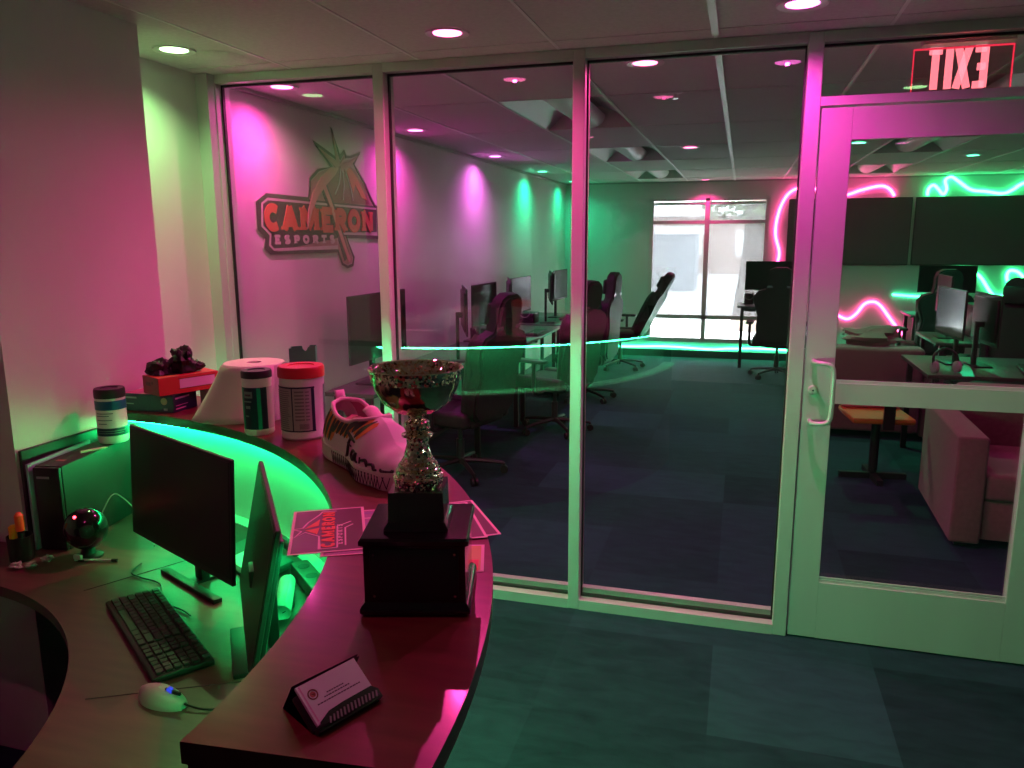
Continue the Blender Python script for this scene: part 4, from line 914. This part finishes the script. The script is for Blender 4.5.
tag(MB().tube([(-1.10, 1.66, DZ+0.010), (-1.05, 1.60, DZ+0.004), (-1.06, 1.52, DZ+0.004), (-1.00, 1.47, DZ+0.004), (-0.93, 1.46, DZ+0.004), (-0.90, 1.50, DZ+0.012), (-0.98, 1.53, DZ+0.006), (-0.99, 1.42, DZ+0.004), (-0.90, 1.36, DZ+0.004), (-0.84, 1.30, DZ+0.004)], 0.0032, 6).obj('power_cable', cabK),
    'black power cable coiled on the bright green desk behind the edge-on monitor', 'cable')
tag(MB().tube([(-0.80, 1.05, DZ+0.005), (-0.76, 0.98, DZ+0.005), (-0.80, 0.90, DZ+0.005), (-0.85, 0.86, DZ+0.006), (-0.86, 0.80, DZ+0.006), (-0.80, 0.74, DZ+0.006)], 0.005, 8).obj('network_cable', mat('cable_green', (0.03, 0.14, 0.12), 0.4)),
    'thick teal network cable at the bottom edge of the picture under the counter end', 'cable')
t = thing('paper_cup_lid', 'pale rounded object just below the near counter corner on the desk', 'lid', (-0.755, 0.790, DZ))
MB().lathe([(0.045, 0), (0.046, 0.012), (0.040, 0.020), (0.0, 0.024)], 32).obj('lid', white, t)
# keyboard
K0, K1 = V((-1.143, 1.211)), V((-1.515, 1.476))
u = (K0-K1).normalized(); kb = thing('keyboard', 'black full-size keyboard lying askew in front of the monitor', 'keyboard', (K1.x, K1.y, DZ), atan2(u.y, u.x))
KL, KD = 0.456, 0.130
MB().box((0, 0, 0.002), (KL, KD, 0.016), bev=0.004).obj('case', blackP, kb)
m = MB(); 
rows_k = 6
for r_ in range(rows_k):
    yk = 0.012+r_*0.0185 + (0.004 if r_ == 5 else 0); xk = 0.010
    widths = {0: [1.25]*3+[6]+[1.25]*3, 1: [2.1]+[1]*10+[2.4], 2: [1.7]+[1]*11+[1.8], 3: [1.4]+[1]*12+[1.1], 4: [1]*13+[1.5], 5: [1]*14}[r_]
    sc_ = 0.288/sum(widths)
    for w_ in widths:
        m.box((xk+0.0008, yk, 0.015), (xk+w_*sc_-0.0014, yk+0.0155, 0.0215), bev=0.0012, seg=1); xk += w_*sc_
    for c_ in range(3): m.box((0.308+c_*0.0190, yk, 0.015), (0.3245+c_*0.0190, yk+0.0155, 0.0215), bev=0.0012, seg=1)
    for c_ in range(4): m.box((0.373+c_*0.0190, yk, 0.015), (0.3895+c_*0.0190, yk+0.0155, 0.0215), bev=0.0012, seg=1)
k_ = m.obj('keys', mat('key_black', (0.022, 0.022, 0.022), 0.45), kb); k_['kind'] = 'stuff'
# mouse
t = thing('computer_mouse', 'grey computer mouse with a blue-lit wheel beside the keyboard', 'mouse', (-1.083, 1.172, DZ), radians(-8))
rows = []
for i in range(13):
    s_ = i/12; x_ = -0.058+0.116*s_; w_ = 0.031*(sin(pi*min(0.985, max(0.015, s_)))**0.38)*(1-0.10*s_); h_ = 0.010+0.028*(sin(pi*min(1, 0.10+0.86*s_)))**0.8*(1-0.35*s_)
    rows.append([V((x_, w_*cos(a_), max(0.0, h_*sin(a_)) if 0 <= a_ <= pi else 0)) for a_ in [pi*k/14 for k in range(15)]])
MB().grid(rows, capstart=True, capend=True, closeu=True).obj('shell', mat('mouse_grey', (0.42, 0.40, 0.38), 0.4), t)
MB().box((0.010, -0.0025, 0.026), (0.050, 0.0025, 0.0335), bev=0.001).obj('centre_strip', blackP, t)
MB().cyl((0.022, -0.003, 0.031), (0.022, 0.003, 0.031), 0.007, 0.007, 16).obj('scroll_wheel', mat('wheel_blue', (0.02, 0.03, 0.2), 0.5, emit=(0.03, 0.08, 1.0), es=0.6), t)
# highlighters and clutter by the column
t = thing('pen_holder', 'black mesh pen holder by the column at the left edge of the desk', 'pen holder', (-1.985, 1.655, DZ))
MB().lathe([(0.030, 0), (0.032, 0.002), (0.034, 0.075), (0.032, 0.075), (0.029, 0.004), (0, 0.004)], 28, cap=False).obj('cup', blackP, t)
for nm, lb, dx, dy, hh, c in (('highlighter', 'orange highlighter standing in the pen holder', 0.022, -0.012, 0.135, (1.0, 0.13, 0.03)), ('highlighter', 'yellow highlighter standing in the pen holder', -0.008, -0.016, 0.098, (0.95, 0.42, 0.02)), ('highlighter', 'dull green highlighter standing in the pen holder', -0.002, 0.012, 0.122, (0.10, 0.16, 0.04))):
    q = thing(nm, lb, 'highlighter', (-1.985+dx*0.8, 1.655+dy*0.8, DZ+0.006)); mm = mat('hl_%.2f' % c[0], c, 0.4, emit=None)
    MB().lathe([(0.007, 0), (0.0085, 0.004), (0.0085, hh*0.62)], 14).obj('barrel', blackP, q); MB().lathe([(0.0115, hh*0.66), (0.0120, hh*1.0), (0.006, hh*1.06)], 14).obj('cap', mm, q)
rr = random.Random(11)
for k, (x, y) in enumerate([(-1.945, 1.600), (-1.905, 1.615), (-1.900, 1.665)]):
    q = thing('crumpled_paper', ['crumpled pale scrap of paper leftmost on the desk corner', 'middle crumpled scrap of paper beside the pen holder', 'crumpled scrap of paper nearest the round speaker'][k], 'paper scrap', (x, y, DZ))
    crumple((0, 0, 0.010), 0.018, (1.2, 0.9, 0.5), 20+k).obj('scrap', mat('scrap', (0.40, 0.36, 0.34), 0.8), q, sharp=20)
# behind the edge-on monitor: desk phone, small router box, rolled paper
t = thing('desk_phone', 'dark desk phone with pale keypad lying in the green glow under the counter', 'phone', (-1.34, 1.825, DZ), radians(-30))
M = Matrix.Rotation(radians(10), 4, 'X')
MB().box((-0.10, -0.06, 0.0), (0.16, 0.07, 0.022), bev=0.006, M=M).obj('base', mat('phone_glow_tint', (0.05, 0.10, 0.09), 0.4), t)  # green in the base colour stands in for the LED glow on the phone
MB().tube([(-0.10, 0.085, 0.045), (-0.06, 0.085, 0.055), (0.10, 0.085, 0.052), (0.14, 0.085, 0.045)], 0.016, 12).obj('handset', blackP, t)
MB().box((-0.02, -0.045, 0.0222), (0.07, 0.035, 0.0235), M=M).obj('keypad', white, t)
t = thing('rolled_paper', 'pale rolled sheet of paper lying on the bright green desk', 'paper', (-1.075, 1.605, DZ), radians(-62))
rows = [[V((x_, 0.020*(1+0.10*k/24)*cos(2*pi*k/20), 0.026+0.020*(1+0.10*k/24)*sin(2*pi*k/20))) for k in range(25)] for x_ in (-0.09, 0.09)]
o = MB().grid(rows).obj('sheet', paper, t); o.modifiers.new('thick', 'SOLIDIFY').thickness = 0.001
t = thing('power_strip', 'dark power strip running along the foot of the glowing riser panel', 'power strip', (-1.035, 1.690, DZ), radians(-42))
MB().box((-0.15, -0.025, 0), (0.15, 0.025, 0.038), bev=0.005).obj('housing', mat('strip_dark', (0.05, 0.08, 0.07), 0.4), t)
for k in range(4): MB().lathe([(0.016, 0), (0.016, 0.001), (0.0, 0.001)], 20, c=(-0.105+0.070*k, 0, 0.038)).obj('socket', blackP, t)
t = thing('tape_dispenser', 'pale rounded tape dispenser by the glowing riser below the leftmost print', 'tape dispenser', (-0.875, 1.485, DZ), radians(-52))
MB().lathe([(0.018, 0), (0.044, 0), (0.046, 0.003), (0.046, 0.024), (0.044, 0.027), (0.018, 0.027)], 32, M=Matrix.Translation((0, 0.015, 0.046)) @ Matrix.Rotation(radians(90), 4, 'X')).box((-0.045, -0.014, 0), (0.085, 0.016, 0.018), bev=0.004).obj('body', mat('dispenser_pale', (0.45, 0.52, 0.50), 0.4), t)

# ------------------------------------------------------------------ gaming room furniture
def gaming_chair(label, x, y, rz, recline=8, group='black gaming chairs', accent=None, seat_z=0.455):
    """faces local +y"""
    t = thing('gaming_chair', label, 'chair', (x, y, 0), rz, group)
    for k in range(5):
        a_ = 2*pi*k/5+0.3; e = (0.31*cos(a_), 0.31*sin(a_))
        lg_ = MB().tube([(0.02*cos(a_), 0.02*sin(a_), 0.105), (e[0]*0.6, e[1]*0.6, 0.092), (e[0], e[1], 0.072)], lambda u_: 0.020-0.008*u_, 8).obj('leg', blackP, t)
        c_ = MB()
        for s_ in (-1, 1):
            n_ = V((-sin(a_), cos(a_), 0))*0.012*s_; p_ = V((e[0], e[1], 0.0285)); c_.cyl(p_+n_*0.5, p_+n_*1.8, 0.028, 0.028, 18)
        c_.cyl((e[0], e[1], 0.03), (e[0], e[1], 0.075), 0.008, 0.008, 8); c_.obj('caster', blackP, lg_)
    MB().cyl((0, 0, 0.08), (0, 0, 0.26), 0.028, 0.028, 16).cyl((0, 0, 0.26), (0, 0, seat_z-0.08), 0.016, 0.016, 16).obj('gas_post', mat('post_metal', (0.12, 0.12, 0.12), 0.3, 0.8), t)
    MB().box((-0.13, -0.14, seat_z-0.09), (0.13, 0.14, seat_z-0.065), bev=0.006).cyl((0.10, 0.05, seat_z-0.075), (0.27, 0.07, seat_z-0.085), 0.007, 0.007, 8).obj('tilt_mechanism', blackP, t)
    s_ = MB().box((-0.20, -0.25, seat_z-0.065), (0.20, 0.27, seat_z+0.035), bev=0.032, seg=3)
    for q in (-1, 1): s_.box((q*0.235-0.045, -0.24, seat_z-0.055), (q*0.235+0.045, 0.25, seat_z+0.055), bev=0.03, seg=3)
    s_.obj('seat', fabricK, t)
    M = Matrix.Translation((0, -0.235, seat_z-0.01)) @ Matrix.Rotation(radians(90+recline), 4, 'X')     # x right, y up the back, z -> backwards(-y)
    half = [(0.17, 0.0), (0.235, 0.06), (0.245, 0.20), (0.225, 0.34), (0.275, 0.46), (0.285, 0.54), (0.24, 0.60), (0.150, 0.63), (0.132, 0.70), (0.138, 0.78), (0.115, 0.845), (0.06, 0.875)]
    outl_ = half+[(-a, b) for a, b in reversed(half)]
    bk = MB(); bk.prism(shrink(outl_, 0.0), -0.035, 0.030, 0, M)
    bk.prism(shrink(outl_, 0.018), 0.030, 0.048, 0, M); bk.prism(shrink(outl_, 0.018), -0.050, -0.035, 0, M)
    for q in (-1, 1): bk.tube([M @ V((q*0.20, 0.06, -0.055)), M @ V((q*0.21, 0.30, -0.065)), M @ V((q*0.235, 0.50, -0.060)), M @ V((q*0.20, 0.585, -0.045))], 0.036, 8, smooth=3)
    bk.obj('backrest', fabricK, t, sharp=50)
    MB().box((-0.12, 0.655, -0.085), (0.12, 0.80, -0.048), bev=0.016, M=M).obj('head_pillow', fabricK, t)
    for q in (-1, 1):
        e_ = MB().prism([(q*0.105-0.036, 0.645), (q*0.105+0.028, 0.645), (q*0.105+0.024, 0.672), (q*0.105-0.028, 0.672)], 0.048, 0.052, 0, M).obj('belt_slot', accent or chrome, t)
    for q in (-1, 1):
        ar = MB().tube([(q*0.20, 0.0, seat_z-0.075), (q*0.31, 0.0, seat_z-0.07), (q*0.325, 0.0, seat_z+0.02), (q*0.325, 0.0, seat_z+0.19)], 0.018, 8, smooth=3).box((q*0.325-0.045, -0.12, seat_z+0.185), (q*0.325+0.045, 0.15, seat_z+0.215), bev=0.010)
        ar.obj('armrest', blackP, t)
    return t
def desk_table(label, x0, x1, y0, y1, z=0.74, group='black gaming tables', top=None, legs=True):
    t = thing('gaming_table', label, 'table', ((x0+x1)/2, (y0+y1)/2, 0), 0, group); w_, d_ = (x1-x0)/2, (y1-y0)/2
    MB().box((-w_, -d_, z-0.028), (w_, d_, z), bev=0.004).obj('tabletop', top or tabT, t)
    for sx in (-1, 1):
        for sy in (-1, 1):
            MB().box((sx*(w_-0.06)-0.02, sy*(d_-0.06)-0.02, 0), (sx*(w_-0.06)+0.02, sy*(d_-0.06)+0.02, z-0.028), bev=0.003).obj('leg', blackP, t)
    MB().box((-w_+0.08, -0.015, z-0.09), (w_-0.08, 0.015, z-0.028)).obj('crossbar', blackP, t)
    return t
tabT = mat('table_dark', (0.055, 0.05, 0.052), 0.35)
TZ_ = 0.7402
def tower(label, x, y, rz=0, z=0, w_=0.2, d_=0.42, h_=0.44, glow=None):
    t = thing('gaming_computer', label, 'computer', (x, y, z), rz, 'gaming computers')
    MB().box((-w_/2, -d_/2, 0.0), (w_/2, d_/2, h_), bev=0.006).obj('case', blackP, t)
    f_ = MB().box((-w_/2+0.008, -d_/2-0.008, 0.01), (w_/2-0.008, -d_/2, h_-0.01), bev=0.004).obj('front_panel', blackG, t)
    for k in range(2): MB().lathe([(0.055, 0), (0.060, 0), (0.060, 0.003), (0.055, 0.003)], 28, cap=False, M=Matrix.Translation((0, -d_/2-0.009, 0.12+0.17*k)) @ Matrix.Rotation(radians(90), 4, 'X')).obj('fan_ring', glow or greyM, f_)
    return t
def keyboard_small(label, x, y, rz, z=TZ_):
    t = thing('keyboard', label, 'keyboard', (x, y, z), rz, 'gaming keyboards')
    MB().box((-0.21, -0.065, 0), (0.21, 0.065, 0.020), bev=0.004).obj('case', blackP, t)
    m = MB()
    for i in range(5):
        for j in range(16): m.box((-0.200+0.025*j, -0.056+0.023*i, 0.019), (-0.180+0.025*j, -0.037+0.023*i, 0.027))
    k_ = m.obj('keys', mat('key_black', rough=0.45), t); k_['kind'] = 'stuff'
# left row, four stations (users face the wall)
st = [(4.15, 4.90), (5.36, 6.55), (6.65, 8.00), (8.10, 9.45)]
nmz = ['nearest the glass partition', 'second from the glass', 'third from the glass', 'fourth from the glass, nearest the window']
for k, (a_, b_) in enumerate(st): desk_table('dark table along the left wall, '+nmz[k], -2.41, -1.80 if k else -2.08, a_, b_)
monitor('monitor', 'large dark green-tinged monitor behind the first mullion, lowest on the left', (-2.215, 4.13), (-2.190, 4.90), 0.91, 0.415, 0, group='gaming monitors')
pairs = [(5.42, 0.0, 5.80, 6.36, 'behind the nearest gaming chair'), (6.62, 0.0, 6.90, 7.50, 'above the third table of the left row'), (8.22, 0, 8.62, 9.20, 'on the left-row table nearest the window')]
for y0, _, y1, y2, lb in pairs:
    dv = V((-2.02, y0+0.1)).normalized(); c_ = V((-2.00, y0+0.12))
    monitor('monitor', 'dark monitor seen edge-on '+lb, tuple(c_-dv*0.28+V((0.03, 0))), tuple(c_+dv*0.28), 0.955, 0.345, 0, group='gaming monitors')
    monitor('monitor', 'monitor with window glare on its screen '+lb, (-2.02, y1), (-1.994, y2), 0.95, 0.345, 0, group='gaming monitors', smat=mat('glossy_screen', (0.03, 0.03, 0.033), 0.16, spec=0.9))
tower('gaming computer on the third table of the left row', -2.25, 6.80, radians(0), TZ_, 0.22, 0.2, 0.11)
tower('gaming computer on the fourth table of the left row', -2.25, 8.30, radians(0), TZ_, 0.22, 0.2, 0.11)
for k, y_ in enumerate((5.85, 7.30, 8.80)): keyboard_small('black keyboard on the left-row table, '+nmz[k+1], -1.885, y_, radians(90))
gaming_chair('black gaming chair directly behind the trophy cup, nearest the glass', -1.86, 5.04, radians(74), 12)
gaming_chair('black gaming chair half hidden by the middle mullion', -1.50, 6.45, radians(70), 8)
gaming_chair('black gaming chair just right of the middle mullion, back upright', -1.50, 7.85, radians(84), 4)
gaming_chair('black gaming chair leaning back in front of the bright window', -1.44, 9.88, radians(84), 27)
gaming_chair('tall black gaming chair at the right of the window, its back to us', 0.46, 9.70, radians(-4), 4)
desk_table('small table under the tall dark monitor right of the window', -0.02, 0.75, 10.25, 10.78, 0.80)
monitor('monitor', 'tall dark monitor right of the window under the pink neon', (0.06, 10.30), (0.72, 10.30), 1.00, 0.36, 0, group='gaming monitors', zb=0.8002)
tower('computer beside the tall dark monitor right of the window', 0.12, 10.62, 0, 0.8002, 0.12, 0.2, 0.14)
# right group seen through the door
desk_table('table in front of the door glass carrying the bright monitor', 1.25, 2.60, 5.75, 6.70)
desk_table('table behind the one with the bright monitor', 1.68, 2.75, 7.55, 8.40)
desk_table('far table under the wall screens with a dark monitor', 1.95, 3.3, 10.1, 10.75)
monitor('monitor', 'monitor with pale window glare, brightest screen seen through the door', (1.455, 6.62), (1.500, 6.02), 0.94, 0.35, 0, group='gaming monitors', stand='slim', smat=MATS['glossy_screen'])
monitor('monitor', 'dark monitor right beside the brightest screen, turned away', (1.725, 6.00), (1.685, 6.50), 0.90, 0.36, 0, stand='slim', group='gaming monitors')
monitor('monitor', 'pink-edged monitor behind the brightest screen', (1.80, 8.25), (1.78, 7.65), 0.96, 0.35, 0, group='gaming monitors')
monitor('monitor', 'dark monitor under the gap between the two wall screens', (2.04, 10.32), (2.66, 10.32), 1.00, 0.32, 0, group='gaming monitors')
gaming_chair('black gaming chair beside the brightest monitor, under the green neon', 2.10, 7.13, radians(150), 6)
gaming_chair('black gaming chair at the right picture edge seen through the door', 3.12, 7.1, radians(110), 6)
gaming_chair('black gaming chair at the far table under the wall screens', 2.05, 9.5, radians(10), 6)
for k, (x_, y_) in enumerate([(1.95, 6.05), (2.3, 7.75)]): keyboard_small(['black keyboard right of the brightest monitor', 'black keyboard on the table behind the brightest monitor'][k], x_, y_, radians(80))
tower('computer on the table behind the pink-edged monitor', 2.15, 8.15, 0, TZ_, 0.2, 0.4, 0.30)
hd = thing('headset', 'black headset with pale ear rings on the table edge behind the door rail', 'headset', (1.38, 5.86, TZ_), radians(20))
MB().tube([(-0.085, 0, 0.04), (-0.08, 0.02, 0.12), (0, 0.03, 0.165), (0.08, 0.02, 0.12), (0.085, 0, 0.04)], 0.009, 8).obj('headband', blackP, hd)
for q in (-1, 1): MB().lathe([(0.030, -0.014), (0.040, -0.010), (0.040, 0.010), (0.030, 0.014), (0.0, 0.014)], 24, M=Matrix.Translation((q*0.080, 0, 0.040)) @ Matrix.Rotation(radians(90), 4, 'Y')).obj('ear_cup', greyM, hd)

# wall screens
for nm, x0, x1, lb in (('television', 0.565, 2.030, 'large dark television on the far wall, left one ringed by pink neon'), ('television', 2.068, 3.53, 'large dark television on the far wall, right one under the green neon')):
    t = thing(nm, lb, 'television', ((x0+x1)/2, FY-0.001, 1.30), 0, 'wall mounted televisions'); w_ = (x1-x0)/2
    MB().box((-w_, -0.060, 0), (w_, -0.030, 0.84), bev=0.004).obj('casing', blackP, t)
    MB().box((-w_+0.008, -0.0615, 0.012), (w_-0.008, -0.0595, 0.832)).obj('screen', tvM, t)
    MB().box((-0.3, -0.03, 0.22), (0.3, 0.0, 0.62)).obj('wall_mount', blackP, t)
for x_, lb in ((1.345, 'left of the two wall outlets below the left television'), (1.500, 'right of the two wall outlets below the left television')):
    t = thing('wall_outlet', lb, 'outlet', (x_, FY, 0.415)); MB().box((-0.04, -0.006, -0.06), (0.04, 0, 0.06), bev=0.002).obj('cover_plate', white, t)
    for dz in (-0.028, 0.028): MB().box((-0.015, -0.008, dz-0.013), (0.015, -0.006, dz+0.013), bev=0.003, seg=1).obj('socket', greyM, t)
# green strips behind the far tables
tag(led('led_strip', [(1.9, FY-0.0125, 0.92), (2.2, FY-0.0125, 0.90), (2.45, FY-0.0125, 0.92)], (0.05, 1.0, 0.42), 14, 0.012, 8), 'short green LED strip under the dark monitor below the televisions', 'led strip')
tag(led('led_strip', [(2.5, 8.408, 0.726), (2.1, 8.408, 0.722), (1.72, 8.408, 0.726)], (0.05, 1.0, 0.42), 10, 0.008, 8), 'green LED strip along the rear edge of the table with the pink-edged monitor', 'led strip')
# sofas
def sofa(label, x, y, rz, w_, mt, seat_n, group, d_=0.95, arm=0.62, back=0.76):
    t = thing('sofa', label, 'sofa', (x, y, 0), rz, group)    # local: front -y, origin at left-front floor corner
    for q in (0, w_-0.15): MB().box((q, 0.0, 0.03), (q+0.15, d_, arm), bev=0.016, seg=3).obj('armrest', mt, t)
    MB().box((0.15, d_-0.22, 0.05), (w_-0.15, d_, back), bev=0.03, seg=3).obj('backrest', mt, t)
    MB().box((0.15, 0.03, 0.05), (w_-0.15, d_-0.20, 0.27), bev=0.012).obj('base', mt, t)
    sw = (w_-0.30)/seat_n
    for k in range(seat_n): MB().box((0.152+k*sw, 0.01, 0.27), (0.148+(k+1)*sw, d_-0.22, 0.42), bev=0.030, seg=3).obj('seat_cushion', mt, t)
    for sx in (0.04, w_-0.10):
        for sy in (0.05, d_-0.10): MB().box((sx, sy, 0), (sx+0.06, sy+0.05, 0.035)).obj('foot', blackP, t)
    return t
sofa('mauve fabric sofa behind the lower door glass, its left arm towards the door', 1.150, 4.48, radians(-2), 1.75, fabricR, 2, 'mauve fabric sofas')
sofa('mauve fabric sofa further back behind the door handle, seen from behind', 1.62, 7.75, radians(180), 1.05, fabricR, 1, 'mauve fabric sofas', d_=0.85)
bl = thing('throw_blanket', 'crumpled mauve throw heaped on the sofa behind the door handle', 'blanket', (1.08, 7.10, 0.77))
crumple((0, 0, 0.05), 0.19, (1.4, 0.65, 0.55), 31).obj('folds', mat('throw_mauve', (0.22, 0.14, 0.135), 0.95), bl, sharp=30)
lc = thing('rocker_chair', 'low black chair with orange and pink seat behind the door rail', 'chair', (0.98, 5.72, 0), radians(6))
MB().box((-0.24, -0.22, 0.43), (0.16, 0.22, 0.475), bev=0.02).obj('seat', mat('seat_orange', (0.42, 0.13, 0.02), 0.6), lc)
MB().box((-0.23, 0.10, 0.475), (0.15, 0.20, 0.56), bev=0.02).obj('lumbar_cushion', mat('cushion_pink', (0.55, 0.12, 0.20), 0.7), lc)
MB().box((-0.26, -0.27, 0.64), (0.13, -0.22, 0.72), bev=0.02).obj('backrest', fabricK, lc)
MB().box((-0.05, -0.235, 0.40), (0.02, -0.215, 0.68)).cyl((-0.03, 0, 0.05), (-0.03, 0, 0.44), 0.03).obj('post', blackP, lc)
MB().box((-0.25, -0.02, 0), (0.19, 0.02, 0.04)).box((-0.05, -0.2, 0), (-0.01, 0.2, 0.04)).obj('base', blackP, lc)

oc = thing('office_chair', 'black office chair tucked at the inner edge of the reception desk', 'chair', (-1.78, 0.98, 0), radians(-30))
MB().lathe([(0.0, 0.50), (0.20, 0.505), (0.25, 0.49), (0.265, 0.46), (0.24, 0.425), (0.0, 0.42)], 40, cap=False).obj('seat', fabricK, oc)
MB().cyl((0, 0, 0.10), (0, 0, 0.42), 0.026).obj('gas_post', blackP, oc)
for k in range(5):
    a_ = 2*pi*k/5; lg_ = MB().tube([(0, 0, 0.11), (0.28*cos(a_), 0.28*sin(a_), 0.075)], 0.018, 8, smooth=1).obj('leg', blackP, oc)
    MB().cyl((0.28*cos(a_)-0.012, 0.28*sin(a_), 0.0285), (0.28*cos(a_)+0.012, 0.28*sin(a_), 0.0285), 0.028).obj('caster', blackP, lg_)
bk = MB(); M = Matrix.Translation((0, -0.24, 0.50)) @ Matrix.Rotation(radians(95), 4, 'X'); bk.prism(arc(0, 0.28, 0.23, 0.27, 0, 350, 30), -0.03, 0.03, 0, M); bk.box((-0.03, -0.30, 0.40), (0.03, -0.22, 0.60)); bk.obj('backrest', fabricK, oc)
# ------------------------------------------------------------------ world and view
wd = bpy.data.worlds.new('world'); SC.world = wd; wd.use_nodes = True
bg = wd.node_tree.nodes['Background']; bg.inputs[0].default_value = (0.88, 0.94, 1.0, 1); bg.inputs[1].default_value = 22
SC.view_settings.view_transform = 'Standard'; SC.view_settings.look = 'None'; SC.view_settings.gamma = 1; SC.view_settings.exposure = 0.22
SC.view_settings.use_curve_mapping = False
